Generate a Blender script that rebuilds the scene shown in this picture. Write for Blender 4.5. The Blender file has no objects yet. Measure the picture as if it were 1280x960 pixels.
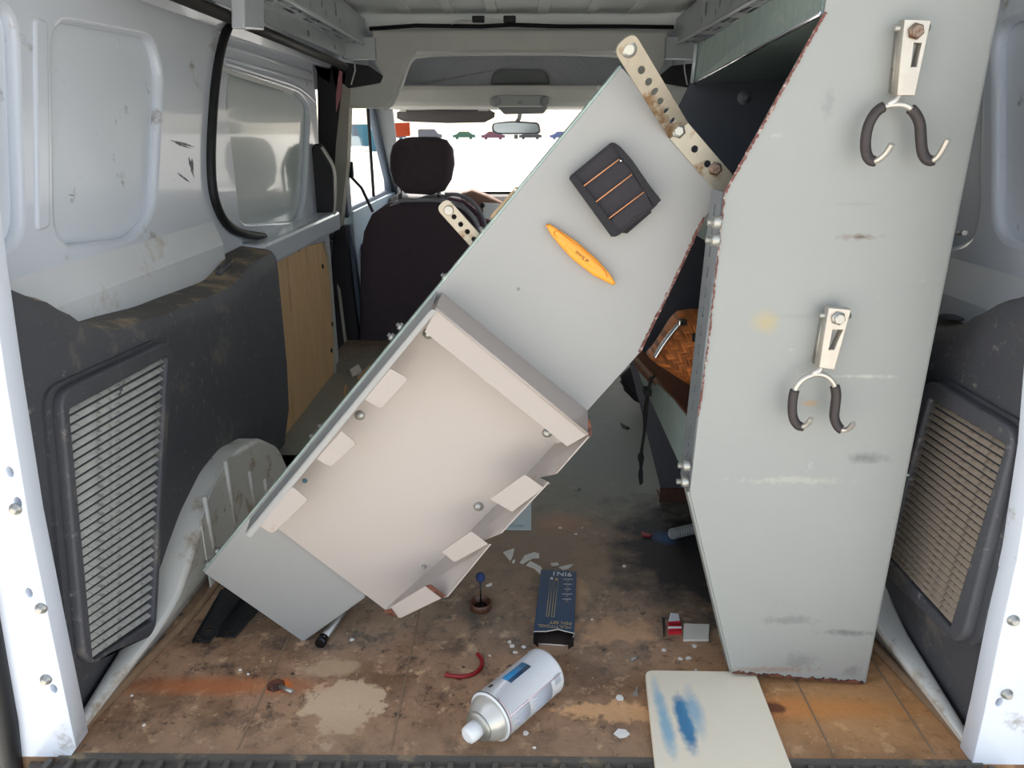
import bpy, bmesh, math, random
from mathutils import Vector, Matrix, Euler
random.seed(7)
S = bpy.context.scene
C = S.collection
R = math.radians
# ---------------------------------------------------------------- camera
FPX, PITCH, YAW, H = 930.0, 18.7, 0.58, 0.80
cam_d = bpy.data.cameras.new('camera'); cam = bpy.data.objects.new('camera', cam_d); C.objects.link(cam)
cam.location = (0, 0, H); cam.rotation_euler = (R(90-PITCH), 0, R(YAW))
cam_d.sensor_width = 36; cam_d.lens = 36*FPX/1280; cam_d.clip_start = .02; cam_d.clip_end = 2000
S.camera = cam
ROT = Euler((R(90-PITCH), 0, R(YAW))).to_matrix()
CP = Vector((0, 0, H))
# ---------------------------------------------------------------- world, sun, exposure
W = bpy.data.worlds.new('sky'); S.world = W; W.use_nodes = True
wn = W.node_tree.nodes; wl = W.node_tree.links
bg = wn['Background']; sky = wn.new('ShaderNodeTexSky'); sky.sky_type = 'NISHITA'
sky.sun_disc = False; sky.sun_elevation = R(51); sky.sun_rotation = R(-25.8); sky.air_density = 1.0; sky.dust_density = 2.5; sky.ozone_density = .6
hz = wn.new('ShaderNodeHueSaturation'); hz.inputs['Saturation'].default_value = .62; wl.new(sky.outputs['Color'], hz.inputs['Color'])
tint = wn.new('ShaderNodeMix'); tint.data_type = 'RGBA'; tint.blend_type = 'MULTIPLY'; tint.inputs[0].default_value = 1; tint.inputs[7].default_value = (1.02, 1.0, .95, 1)
wl.new(hz.outputs['Color'], tint.inputs[6]); wl.new(tint.outputs[2], bg.inputs['Color']); bg.inputs['Strength'].default_value = 0.38
sun_d = bpy.data.lights.new('sun_offscreen', 'SUN'); sun = bpy.data.objects.new('sun_offscreen', sun_d); C.objects.link(sun)
sun_d.energy = 7.0; sun_d.angle = R(1); sun_d.color = (1, .95, .86)
sun.rotation_euler = Vector((.30, -.62, -.85)).to_track_quat('-Z', 'Y').to_euler()
S.view_settings.view_transform = 'Standard'; S.view_settings.look = 'None'; S.view_settings.gamma = 1
S.view_settings.use_curve_mapping = False
S.view_settings.exposure = 0.42

# ---------------------------------------------------------------- pixel helpers
def ray(px, py): return ROT @ Vector(((px-640)/FPX, -(py-480)/FPX, -1))
def PX(px, py, X): d = ray(px, py); return CP + d*(X/d.x)
def PY(px, py, Y): d = ray(px, py); return CP + d*(Y/d.y)
def PZ(px, py, Z): d = ray(px, py); return CP + d*((Z-H)/d.z)

# ---------------------------------------------------------------- materials
def lin(c): return tuple(((v/255+.055)/1.055)**2.4 if v/255 > .04045 else v/255/12.92 for v in c)
def new_mat(name):
    m = bpy.data.materials.new(name); m.use_nodes = True
    return m, m.node_tree.nodes, m.node_tree.links, m.node_tree.nodes['Principled BSDF']
def noise(n, l, vec, scale, detail=4, rough=.55):
    t = n.new('ShaderNodeTexNoise'); t.inputs['Scale'].default_value = scale; t.inputs['Detail'].default_value = detail; t.inputs['Roughness'].default_value = rough
    if vec is not None: l.new(vec, t.inputs['Vector'])
    return t.outputs['Fac']
def mrange(n, l, src, a, b, c=0., d=1.):
    t = n.new('ShaderNodeMapRange'); l.new(src, t.inputs['Value'])
    for i, v in zip(('From Min', 'From Max', 'To Min', 'To Max'), (a, b, c, d)): t.inputs[i].default_value = v
    return t.outputs['Result']
def mixc(n, l, fac, a, b):
    t = n.new('ShaderNodeMix'); t.data_type = 'RGBA'
    if isinstance(fac, (int, float)): t.inputs[0].default_value = fac
    else: l.new(fac, t.inputs[0])
    for s, v in ((6, a), (7, b)):
        if isinstance(v, tuple): t.inputs[s].default_value = (*v, 1)
        else: l.new(v, t.inputs[s])
    return t.outputs[2]
def math_(n, l, op, a, b=None):
    t = n.new('ShaderNodeMath'); t.operation = op
    for i, v in enumerate((a, b)):
        if v is None: continue
        if isinstance(v, (int, float)): t.inputs[i].default_value = v
        else: l.new(v, t.inputs[i])
    return t.outputs[0]
def M(name, col, rough=.5, metal=0., var=.06, vs=6, bump=0., bs=80, dirt=None, coat=0., stretch=None, spots=None, croug=None):
    """dirt/spots: (rgb, amount 0..1, scale) speckled wear"""
    m, n, l, p = new_mat(name)
    tc = n.new('ShaderNodeTexCoord'); v = tc.outputs['Object']
    if stretch:
        mp = n.new('ShaderNodeMapping'); mp.inputs['Scale'].default_value = stretch; l.new(v, mp.inputs['Vector']); v = mp.outputs['Vector']
    c = lin(col)
    f = noise(n, l, v, vs)
    out = mixc(n, l, f, tuple(x*(1-var*2) for x in c), tuple(min(1, x*(1+var*2)) for x in c))
    for dd in (dirt, spots):
        if dd:
            f2 = mrange(n, l, noise(n, l, v, dd[2], 8, .68), .64-dd[1]*.34, .74-dd[1]*.34)
            out = mixc(n, l, f2, out, lin(dd[0]))
    l.new(out, p.inputs['Base Color'])
    p.inputs['Roughness'].default_value = rough; p.inputs['Metallic'].default_value = metal
    p.inputs['Coat Weight'].default_value = coat; p.inputs['Coat Roughness'].default_value = .08 if croug is None else croug
    if bump:
        b = n.new('ShaderNodeBump'); b.inputs['Strength'].default_value = bump; b.inputs['Distance'].default_value = .004
        l.new(noise(n, l, v, bs, 6), b.inputs['Height']); l.new(b.outputs['Normal'], p.inputs['Normal'])
    return m
def stain_mat(name, base, var, stains, rough=.7, grain=40, bump=.3, lines=None, metal=0., coord='Object', fine=None):
    """base colour + list of stains (cx,cy,rx,ry,rgb,soft,noiseamp,nscale,opacity) in the two object axes given by coord pair"""
    m, n, l, p = new_mat(name)
    tc = n.new('ShaderNodeTexCoord'); v = tc.outputs['Object']
    ax = coord if coord != 'Object' else 'XY'
    sp = n.new('ShaderNodeSeparateXYZ'); l.new(v, sp.inputs[0])
    A, B = sp.outputs[ax[0]], sp.outputs[ax[1]]
    cb = n.new('ShaderNodeCombineXYZ'); l.new(A, cb.inputs[0]); l.new(B, cb.inputs[1]); uv = cb.outputs[0]
    f = noise(n, l, uv, 5, 8, .7); c0 = lin(base)
    out = mixc(n, l, f, tuple(x*(1-var*2) for x in c0), tuple(min(1, x*(1+var*2)) for x in c0))
    if fine:
        for (rgb, lo, hi, sc) in fine:
            out = mixc(n, l, mrange(n, l, noise(n, l, uv, sc, 10, .7), lo, hi), out, lin(rgb))
    for (cx, cy, rx, ry, rgb, soft, na, ns, op) in stains:
        s = n.new('ShaderNodeVectorMath'); s.operation = 'SUBTRACT'; l.new(uv, s.inputs[0]); s.inputs[1].default_value = (cx, cy, 0)
        dv = n.new('ShaderNodeVectorMath'); dv.operation = 'DIVIDE'; l.new(s.outputs[0], dv.inputs[0]); dv.inputs[1].default_value = (rx, ry, 1)
        ln = n.new('ShaderNodeVectorMath'); ln.operation = 'LENGTH'; l.new(dv.outputs[0], ln.inputs[0])
        nz = math_(n, l, 'MULTIPLY', math_(n, l, 'SUBTRACT', noise(n, l, uv, ns, 8, .65), .5), na*2)
        q = math_(n, l, 'ADD', ln.outputs['Value'], nz)
        out = mixc(n, l, mrange(n, l, q, 1+soft, 1-soft, 0, op), out, lin(rgb))
    l.new(out, p.inputs['Base Color']); p.inputs['Roughness'].default_value = rough; p.inputs['Metallic'].default_value = metal
    if bump:
        b = n.new('ShaderNodeBump'); b.inputs['Strength'].default_value = bump; b.inputs['Distance'].default_value = .003
        l.new(noise(n, l, uv, grain, 8, .7), b.inputs['Height']); l.new(b.outputs['Normal'], p.inputs['Normal'])
    return m
def glass_mat(name, tint=(1, 1, 1)):
    m = bpy.data.materials.new(name); m.use_nodes = True; n = m.node_tree.nodes; l = m.node_tree.links
    n.remove(n['Principled BSDF']); t = n.new('ShaderNodeBsdfTransparent'); t.inputs[0].default_value = (*tint, 1)
    g = n.new('ShaderNodeBsdfGlossy'); g.inputs['Roughness'].default_value = .02; fr = n.new('ShaderNodeFresnel'); fr.inputs[0].default_value = 1.3
    x = n.new('ShaderNodeMixShader'); l.new(math_(n, l, 'MULTIPLY', fr.outputs[0], .3), x.inputs[0]); l.new(t.outputs[0], x.inputs[1]); l.new(g.outputs[0], x.inputs[2])
    l.new(x.outputs[0], n['Material Output'].inputs['Surface']); return m

MAT = dict(
 paint=M('white van paint', (222, 227, 236), .32, 0, .03, 3, coat=.5, croug=.05, dirt=((150, 142, 128), .06, 9)),
 paint_dusty=M('dusty white paint', (224, 225, 226), .5, 0, .05, 5, dirt=((204, 198, 186), .16, 9), bump=.05),
 paint_arch=M('chipped white arch paint', (222, 218, 208), .4, 0, .05, 6, dirt=((180, 160, 132), .28, 12), spots=((78, 62, 50), .05, 34)),
 arch_face=M('tan dusty arch face', (206, 192, 170), .6, 0, .06, 8, dirt=((176, 156, 128), .16, 14)),
 blank=M('pale blank panel', (226, 232, 240), .42, 0, .03, 4, coat=.2, dirt=((150, 150, 150), .03, 18)),
 blank_door=M('pale green blank panel', (218, 228, 226), .25, 0, .03, 4, coat=.6, croug=.05),
 black=M('black plastic trim', (76, 76, 80), .58, 0, .12, 7, bump=.25, bs=260, dirt=((112, 106, 98), .22, 9), spots=((134, 130, 124), .10, 60)),
 black_dusty=M('dusty black ledge', (88, 82, 76), .65, 0, .12, 7, bump=.25, bs=220, dirt=((150, 132, 108), .42, 6)),
 slat=M('dusty grille slat', (190, 188, 180), .65, 0, .14, 40, bump=.3, bs=160, dirt=((140, 138, 130), .30, 60)),
 slat_r=M('brown dusty grille slat', (164, 148, 130), .65, 0, .14, 40, bump=.3, bs=160, dirt=((116, 104, 90), .30, 60)),
 rubber=M('black rubber', (24, 24, 26), .55, 0, .1, 10, bump=.1),
 dark=M('dark void', (20, 20, 22), .8, 0, .1, 10),
 sill=M('worn ribbed sill', (92, 86, 78), .6, 0, .15, 12, bump=.3, dirt=((140, 122, 98), .3, 16)),
 roof=M('grey green roof steel', (214, 220, 218), .5, 0, .06, 7, bump=.06, bs=40),
 galv=M('galvanised rail', (188, 194, 196), .35, .35, .06, 12),
 galv_dark=M('zinc sheet', (150, 166, 160), .36, .35, .12, 9, stretch=(3, 9, 3), dirt=((170, 182, 172), .30, 14)),
 header=M('grey moulded headliner', (214, 214, 208), .75, 0, .05, 10, bump=.1, bs=200),
 fabric_dark=M('charcoal carpet', (92, 98, 106), .9, 0, .1, 20, bump=.3, bs=300),
 seat=M('dark seat cloth', (80, 68, 74), .9, 0, .08, 40, bump=.35, bs=400),
 seat_side=M('maroon seat bolster', (94, 66, 74), .85, 0, .08, 40, bump=.3, bs=400),
 piping=M('grey piping', (150, 150, 156), .6),
 chrome=M('chrome', (200, 200, 202), .18, 1, .04, 20),
 steel=M('worn steel', (178, 174, 166), .38, .85, .10, 26, dirt=((120, 100, 80), .16, 22)),
 zinc_strap=M('zinc strap', (176, 166, 148), .42, .6, .12, 26, dirt=((134, 106, 76), .35, 22)),
 bolt=M('zinc bolt', (176, 174, 166), .38, .7, .08, 60),
 brass_bolt=M('rusty bolt', (140, 120, 104), .5, .5, .15, 60, dirt=((96, 66, 48), .3, 80)),
 rust=M('rust', (112, 66, 48), .85, 0, .25, 60, bump=.6, bs=160, dirt=((64, 38, 30), .5, 50)),
 tray=M('beige tray paint', (172, 160, 151), .38, 0, .03, 4, coat=.15, dirt=((150, 122, 98), .10, 7)),
 rust_edge=M('flaking edge', (110, 66, 58), .8, 0, .25, 120, dirt=((182, 166, 156), .35, 120)),
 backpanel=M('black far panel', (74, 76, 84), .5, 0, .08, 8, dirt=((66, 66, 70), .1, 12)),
 wood=M('plywood', (214, 174, 124), .6, 0, .10, 5, stretch=(2, 6, .8), dirt=((190, 146, 98), .2, 4), bump=.03),
 wicker=M('woven cane', (196, 116, 54), .6, 0, .25, 90, bump=.2, bs=300),
 mat_brown=M('brown shelf mat', (120, 76, 56), .75, 0, .18, 16, bump=.4, bs=90),
 nylon=M('black nylon', (50, 46, 50), .85, 0, .12, 30, bump=.5, bs=500),
 nylon_edge=M('nylon binding', (38, 36, 38), .8, 0, .12, 60, bump=.5, bs=600),
 thread=M('orange thread', (206, 140, 96), .7),
 orange=M('orange plastic', (246, 158, 40), .38, 0, .03, 20, coat=.2),
 orange_d=M('orange plastic groove', (206, 116, 26), .5),
 ink=M('dark print', (66, 52, 36), .7),
 hookrod=M('bare hook rod', (205, 198, 186), .35, .7, .06, 40),
 sleeve=M('brown black sleeve', (56, 48, 46), .5, 0, .12, 60, bump=.2, bs=160),
 cast=M('cast aluminium', (196, 188, 176), .42, .6, .08, 50, bump=.12, bs=120),
 white=M('white plastic', (226, 226, 224), .4),
 can=M('spray can white', (222, 222, 222), .3, 0, .02, 10, coat=.3),
 can_blue=M('print blue', (40, 128, 176), .4), can_navy=M('print navy', (30, 62, 92), .4),
 can_text=M('print grey', (176, 180, 190), .4), can_pink=M('print pink', (222, 196, 200), .4),
 boxblue=M('navy printed card', (38, 66, 96), .45, 0, .06, 20, dirt=((70, 96, 120), .15, 30)),
 gold=M('print gold', (196, 168, 110), .5), printwhite=M('print white', (222, 224, 222), .5),
 cardin=M('torn card inside', (60, 48, 40), .8, 0, .1, 50), cardedge=M('torn card edge', (220, 212, 198), .8),
 red=M('red plastic', (150, 26, 32), .35), red2=M('bright red card', (204, 36, 52), .45),
 paper=M('paper scrap', (238, 232, 222), .8, 0, .08, 60), cream=M('cream card', (226, 220, 204), .6, 0, .03, 30),
 pale_card=M('pale blue card', (206, 222, 226), .5, 0, .03, 30),
 amber=M('brown cap', (96, 60, 42), .35, 0, .15, 60), inkblack=M('black glue', (18, 16, 16), .2), navy=M('blue dauber', (44, 62, 108), .85, 0, .2, 80, bump=.6, bs=300),
 hose=M('grey hose', (150, 150, 150), .45), cord=M('black cord', (20, 20, 22), .8, 0, .1, 60, bump=.4, bs=600),
 sign=M('orange red sheet', (236, 92, 44), .6), mirror=M('mirror face', (170, 178, 186), .12, .9, .03, 5), grey=M('grey plastic', (150, 152, 152), .5),
 dash=M('dash', (70, 66, 66), .7, 0, .08, 30), tan=M('tan bracket', (206, 172, 132), .55, 0, .05, 30), dashlight=M('pale dash paper', (214, 220, 218), .6),
 blueblack=M('blue grey door card', (84, 96, 112), .55, 0, .06, 10), doorgrey=M('pale door card', (176, 194, 204), .55, 0, .05, 10),
 bpillar=M('black pillar', (34, 32, 36), .6, 0, .1, 14), beige=M('beige pillar trim', (172, 168, 156), .7, 0, .04, 14), belt=M('seat belt', (70, 70, 74), .8),
 pinkrib=M('pink ribbon', (186, 120, 128), .7), glass=glass_mat('windscreen glass'), label_w=M('label', (230, 230, 228), .6),
 ground=M('pale sunlit concrete', (196, 192, 184), .9, 0, .05, .3), 
)

# ---------------------------------------------------------------- mesh helpers
class MB:
    def __init__(s): s.v = []; s.f = []; s.sm = []
    def add(s, vs, fs, smooth=False):
        o = len(s.v); s.v += [tuple(v) for v in vs]; s.f += [tuple(i+o for i in f) for f in fs]; s.sm += [smooth]*len(fs); return s
    def box(s, c, size, rot=None):
        c = Vector(c); vs = [Vector((x, y, z)) for x in (-.5, .5) for y in (-.5, .5) for z in (-.5, .5)]
        vs = [Vector((a.x*size[0], a.y*size[1], a.z*size[2])) for a in vs]
        if rot is not None: vs = [rot @ a for a in vs]
        return s.add([c+a for a in vs], [(0, 1, 3, 2), (4, 6, 7, 5), (0, 4, 5, 1), (2, 3, 7, 6), (0, 2, 6, 4), (1, 5, 7, 3)])
    def b2(s, a, b): return s.box([(a[i]+b[i])/2 for i in range(3)], [abs(a[i]-b[i]) for i in range(3)])
    def prism(s, pts, vec):
        """closed 3D polygon extruded by vec"""
        n = len(pts); vec = Vector(vec); p = [Vector(q) for q in pts]
        fs = [tuple(range(n))[::-1], tuple(range(n, 2*n))] + [(i, (i+1) % n, n+(i+1) % n, n+i) for i in range(n)]
        return s.add(p+[q+vec for q in p], fs)
    def quad(s, a, b, c, d, t):
        nn = (Vector(b)-Vector(a)).cross(Vector(d)-Vector(a)).normalized()*t
        return s.prism([a, b, c, d], nn)
    def tube(s, path, r, seg=10, closed=False, rs=None):
        P = [Vector(p) for p in path]; n = len(P); vs = []; fs = []
        up = Vector((.13, .31, .94))
        prev = None
        for i, p in enumerate(P):
            t = (P[(i+1) % n]-P[i-1]) if closed else (P[min(i+1, n-1)]-P[max(i-1, 0)])
            t.normalize()
            a = (prev - t*prev.dot(t)) if prev is not None else t.cross(up if abs(t.dot(up)) < .95 else Vector((1, 0, 0)))
            a.normalize(); prev = a; b = t.cross(a); rr = rs[i] if rs else r
            vs += [p+(a*math.cos(2*math.pi*k/seg)+b*math.sin(2*math.pi*k/seg))*rr for k in range(seg)]
        m = n if closed else n-1
        for i in range(m):
            for k in range(seg):
                j = (i+1) % n
                fs.append((i*seg+k, i*seg+(k+1) % seg, j*seg+(k+1) % seg, j*seg+k))
        s.add(vs, fs, True)
        if not closed: s.f += [tuple(range(len(s.v)-n*seg, len(s.v)-n*seg+seg))[::-1], tuple(range(len(s.v)-seg, len(s.v)))]; s.sm += [False, False]
        return s
    def lathe(s, prof, o, axis, seg=24, cap=True):
        """prof: list (r, h) along axis from o"""
        ax = Vector(axis).normalized(); a = ax.orthogonal().normalized(); b = ax.cross(a); o = Vector(o); vs = []; fs = []
        for r, h in prof:
            vs += [o+ax*h+(a*math.cos(2*math.pi*k/seg)+b*math.sin(2*math.pi*k/seg))*r for k in range(seg)]
        for i in range(len(prof)-1):
            for k in range(seg): fs.append((i*seg+k, i*seg+(k+1) % seg, (i+1)*seg+(k+1) % seg, (i+1)*seg+k))
        s.add(vs, fs, True)
        if cap:
            st = len(s.v)-len(vs)
            s.f += [tuple(range(st, st+seg))[::-1], tuple(range(len(s.v)-seg, len(s.v)))]; s.sm += [False, False]
        return s
    def puff(s, pts, n, d, lev=5, back=None, edge=0.):
        """pillow on a closed 3D outline: bulges d along n, back along -n, with an edge band"""
        P = [Vector(p) for p in pts]; c = sum(P, Vector())/len(P); n = Vector(n).normalized(); k = len(P); rings = []
        back = d if back is None else back
        for i in range(lev, 0, -1):
            t = math.pi/2*i/(lev+.25); rings.append([c+(p-c)*math.cos(t)**.6-n*(edge/2+back*math.sin(t)) for p in P])
        rings.append([p-n*edge/2 for p in P]); rings.append([p+n*edge/2 for p in P])
        for i in range(1, lev+1):
            t = math.pi/2*i/(lev+.25); rings.append([c+(p-c)*math.cos(t)**.6+n*(edge/2+d*math.sin(t)) for p in P])
        vs = [v for r in rings for v in r]; fs = []
        for i in range(len(rings)-1):
            for j in range(k): fs.append((i*k+j, i*k+(j+1) % k, (i+1)*k+(j+1) % k, (i+1)*k+j))
        fs += [tuple(range(k))[::-1], tuple(range(len(vs)-k, len(vs)))]
        return s.add(vs, fs, True)
    def mesh(s, name):
        me = bpy.data.meshes.new(name); me.from_pydata(s.v, [], s.f); me.polygons.foreach_set('use_smooth', s.sm)
        bm = bmesh.new(); bm.from_mesh(me); bmesh.ops.recalc_face_normals(bm, faces=bm.faces); bm.to_mesh(me); bm.free(); me.update(); return me
def rnd(pts, r, n=4):
    """round the corners of a 2D polygon"""
    out = []; k = len(pts); rs = r if isinstance(r, (list, tuple)) else [r]*k
    for i in range(k):
        p = Vector(pts[i]); a = Vector(pts[i-1]); b = Vector(pts[(i+1) % k]); da = (a-p); db = (b-p)
        q = min(rs[i], da.length*.45, db.length*.45)
        if q < 1e-6: out.append(tuple(p)); continue
        a = p+da.normalized()*q; b = p+db.normalized()*q
        for j in range(n+1):
            t = j/n; out.append(tuple(a*(1-t)**2+p*2*t*(1-t)+b*t*t))
    return out
def circ(cx, cy, rx, ry=None, n=14, rot=0):
    ry = rx if ry is None else ry; c, s_ = math.cos(rot), math.sin(rot); o = []
    for i in range(n):
        x, y = rx*math.cos(2*math.pi*i/n), ry*math.sin(2*math.pi*i/n); o.append((cx+x*c-y*s_, cy+x*s_+y*c))
    return o
def plate(outline, holes, thick, bev=0., frame=None):
    """flat plate with holes from 2D loops -> mesh; frame = 4x4 mapping (u, v, n) to space"""
    cu = bpy.data.curves.new('tmp', 'CURVE'); cu.dimensions = '2D'; cu.fill_mode = 'BOTH'
    cu.extrude = max(thick/2-bev, 0); cu.bevel_depth = bev; cu.bevel_resolution = 2; cu.offset = -bev
    for lp in [outline]+list(holes):
        sp = cu.splines.new('POLY'); sp.points.add(len(lp)-1); sp.use_cyclic_u = True
        for q, pt in zip(sp.points, lp): q.co = (pt[0], pt[1], 0, 1)
    o = bpy.data.objects.new('tmp', cu); me = bpy.data.meshes.new_from_object(o)
    bpy.data.objects.remove(o); bpy.data.curves.remove(cu); me.materials.clear()
    if frame is not None: me.transform(frame)
    return me
def FX(X): return Matrix(((0, 0, 1, X), (1, 0, 0, 0), (0, 1, 0, 0), (0, 0, 0, 1)))     # (y,z) plane at x=X
def FY(Y): return Matrix(((1, 0, 0, 0), (0, 0, 1, Y), (0, 1, 0, 0), (0, 0, 0, 1)))     # (x,z) plane at y=Y
def FZ(Z): return Matrix.Translation((0, 0, Z))
def yz(pts, X): return [(p.y, p.z) for p in (PX(a, b, X) for a, b in pts)]
def xz(pts, Y): return [(p.x, p.z) for p in (PY(a, b, Y) for a, b in pts)]
def xy(pts, Z): return [(p.x, p.y) for p in (PZ(a, b, Z) for a, b in pts)]
def text_mesh(txt, size, frame, depth=.0002, align='CENTER'):
    cu = bpy.data.curves.new('tmp', 'FONT'); cu.body = txt; cu.size = size; cu.extrude = depth; cu.align_x = align; cu.align_y = 'CENTER'; cu.resolution_u = 2
    o = bpy.data.objects.new('tmp', cu); me = bpy.data.meshes.new_from_object(o); bpy.data.objects.remove(o); bpy.data.curves.remove(cu)
    me.materials.clear(); me.transform(frame); return me
def join(meshes):
    bm = bmesh.new()
    for m in meshes: bm.from_mesh(m)
    me = bpy.data.meshes.new('j'); bm.to_mesh(me); bm.free(); return me
def tag(o, label=None, cat=None, group=None, kind=None):
    if label: o['label'] = label
    if cat: o['category'] = cat
    if group: o['group'] = group
    if kind: o['kind'] = kind
    return o
def thing(name, label, cat, loc, group=None, kind=None):
    o = bpy.data.objects.new(name, None); C.objects.link(o); o.location = loc; o.empty_display_size = .05
    return tag(o, label, cat, group, kind)
def wloc(o):
    v = Vector()
    while o: v += Vector(o.location); o = o.parent
    return v
def part(name, me, mat, parent, label=None, bevel=0.):
    if isinstance(me, MB): me = me.mesh(name)
    me.name = name
    cs = [v.co for v in me.vertices]; c = Vector([(min(q[i] for q in cs)+max(q[i] for q in cs))/2 for i in range(3)])
    me.transform(Matrix.Translation(-c)); me.materials.append(MAT[mat] if isinstance(mat, str) else mat)
    o = bpy.data.objects.new(name, me); C.objects.link(o); o.parent = parent; o.location = c-(wloc(parent) if parent else Vector())
    if label: o['label'] = label
    if bevel:
        b = o.modifiers.new('bevel', 'BEVEL'); b.width = bevel; b.segments = 2; b.limit_method = 'ANGLE'; b.angle_limit = R(40)
    return o
def solo(name, me, mat, label, cat, group=None, kind=None, bevel=0.):
    """single mesh thing, origin at its base"""
    o = part(name, me, mat, None, bevel=bevel); z = min(v.co.z for v in o.data.vertices)
    o.data.transform(Matrix.Translation((0, 0, -z))); o.location.z += z
    return tag(o, label, cat, group, kind)
def world_solo(name, me, mat, label, cat, kind=None):
    """mesh kept in world coordinates (materials painted in metres)"""
    if isinstance(me, MB): me = me.mesh(name)
    me.materials.append(MAT[mat] if isinstance(mat, str) else mat); o = bpy.data.objects.new(name, me); C.objects.link(o); return tag(o, label, cat, None, kind)
def wpart(name, me, mat, parent, label=None):
    """part whose object axes stay in world metres"""
    if isinstance(me, MB): me = me.mesh(name)
    me.materials.append(MAT[mat] if isinstance(mat, str) else mat); o = bpy.data.objects.new(name, me); C.objects.link(o); o.parent = parent; o.location = -wloc(parent)
    if label: o['label'] = label
    return o
def copy_part(o, parent, delta=None, at=None):
    c = o.copy(); C.objects.link(c); c.parent = parent
    if at is not None: c.location = Vector(at)-wloc(parent)
    return c
# ================================================================ THE VAN SHELL
# ---- floor with its stains
def fl(px, py): p = PZ(px, py, 0); return p.x, p.y
def st(px, py, rx, ry, rgb, soft=.35, na=.5, ns=9, op=1.): c = fl(px, py); return (c[0], c[1], rx, ry, rgb, soft, na, ns, op)
floor_m = stain_mat('stained van floor', (175, 136, 104), .16, [
    (0.0, 2.15, 1.2, .85, (145, 147, 135), .45, .5, 4, .9),
    st(760, 560, .16, .30, (133, 139, 133), .6, .7, 7, .8),
    st(700, 690, .30, .12, (161, 130, 104), .7, .8, 8, .6),
    st(850, 690, .13, .20, (26, 28, 32), .35, 1.0, 14, .95),
    st(832, 672, .022, .02, (62, 101, 148), .5, .9, 30, .8),
    st(425, 885, .050, .050, (214, 184, 148), .10, 1.7, 18, .95),
    st(415, 835, .05, .018, (200, 168, 132), .2, 1.2, 22, .8),
    st(770, 790, .07, .03, (222, 170, 124), .18, 1.9, 26, .55),
    st(770, 890, .06, .02, (240, 184, 129), .15, 1.9, 28, .75),
    st(720, 740, .02, .05, (233, 184, 140), .4, 1.3, 25, .6),
    st(270, 858, .13, .018, (192, 112, 63), .5, .5, 14, .8),
    st(348, 857, .020, .013, (230, 120, 50), .3, .8, 40, .95),
    st(1010, 885, .14, .020, (214, 120, 52), .5, .5, 14, .85),
    st(1070, 880, .22, .10, (214, 152, 86), .7, .5, 8, .6),
    st(965, 885, .02, .012, (103, 53, 34), .3, 1.0, 50, .9),
    st(700, 655, .05, .035, (214, 147, 114), .6, .9, 14, .35),
    st(560, 940, .5, .05, (159, 130, 102), .6, .7, 9, .5),
], rough=.62, grain=70, bump=.7, fine=[((129, 94, 66), .46, .60, 6), ((97, 74, 58), .52, .64, 17), ((216, 175, 135), .55, .66, 30), ((58, 48, 42), .58, .66, 48), ((240, 226, 190), .645, .68, 85), ((44, 38, 34), .63, .67, 110)])
fo = thing('floor', 'dirty brown stained van floor with rust and glue marks', 'floor', (0, .79, 0), kind='structure')
wpart('floor_sheet', MB().b2((-.70, .785, -.03), (.70, 3.3, 0)), floor_m, fo)
rib = MB().b2((-.0012, .80, -.001), (.0012, 2.9, .0012)).mesh('floor_seam')
rib.materials.append(M('seam dirt', (146, 120, 94), .8))
for px in (300, 490, 1035, 1160):
    o = bpy.data.objects.new('floor_seam', rib); C.objects.link(o); o.parent = fo; o.location = Vector((fl(px, 930)[0], 0, 0))-wloc(fo)
# ---- rear sill
si = thing('trim_1', 'worn dark ribbed sill strip at the rear edge of the floor', 'sill', (0, .76, -.02), kind='structure')
part('sill_strip', MB().b2((-.66, .66, -.06), (.66, .79, -.008)), 'sill', si)
sr = part('sill_rib', MB().b2((-.004, .70, -.009), (.004, .782, .001)), 'sill', si, bevel=.001)
for i in range(1, 43): copy_part(sr, si, at=Vector((-.63+i*.0300, .741, -.004)))
sr.location = Vector((-.63, .741, -.004))-wloc(si)
part('sill_lip', MB().b2((-.62, .782, -.01), (.62, .79, .0025)), 'sill', si)

# ---- rear door pillars
def screw_mesh(r, h):
    return MB().lathe([(r*1.5, 0), (r*1.5, h*.25), (r, h*.3), (r, h*.8), (r*.8, h)], (0, 0, 0), (0, -1, 0), 12)
def pillar(name, pts, seal, screws, holes, label):
    Y = .80
    root = thing(name, label, 'pillar', (PY(*pts[0], Y).x, Y, 0), kind='structure')
    s = -1 if pts[0][0] < 640 else 1
    inner = xz(pts, Y); inner = [(s*.60, 1.235), (s*.635, 1.10)]+inner+[(s*.66, -.16), (s*.80, -.16), (s*.80, 1.235)]
    part('pillar_skin', plate(inner, [circ(*xz([h], Y-.015)[0], .0045, .007) for h in holes], .03, .001, FY(Y+.0)), 'paint', root)
    part('door_seal', MB().tube([PY(a, b, Y-.02) for a, b in seal], .014, 10), 'rubber', root)
    for s_ in screws:
        part('screw', MB().lathe([(.0075, 0), (.0075, .002), (.005, .003), (.005, .006), (.0035, .0075)], PY(*s_, Y-.015), (0, -1, 0), 12), 'bolt', root)
pillar('trim_2', [(-12, 250), (0, 345), (18, 470), (45, 640), (75, 790), (103, 925), (82, 955)],
       [(-260, -300), (-200, 0), (-130, 300), (-60, 560), (-22, 740), (-4, 840), (8, 905), (18, 1000)], [(20, 636), (52, 760), (58, 849)], [(36, 741), (67, 861), (12, 590), (22, 640-12)], 'white rear door pillar beside the left black trim with dark seal')
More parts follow.
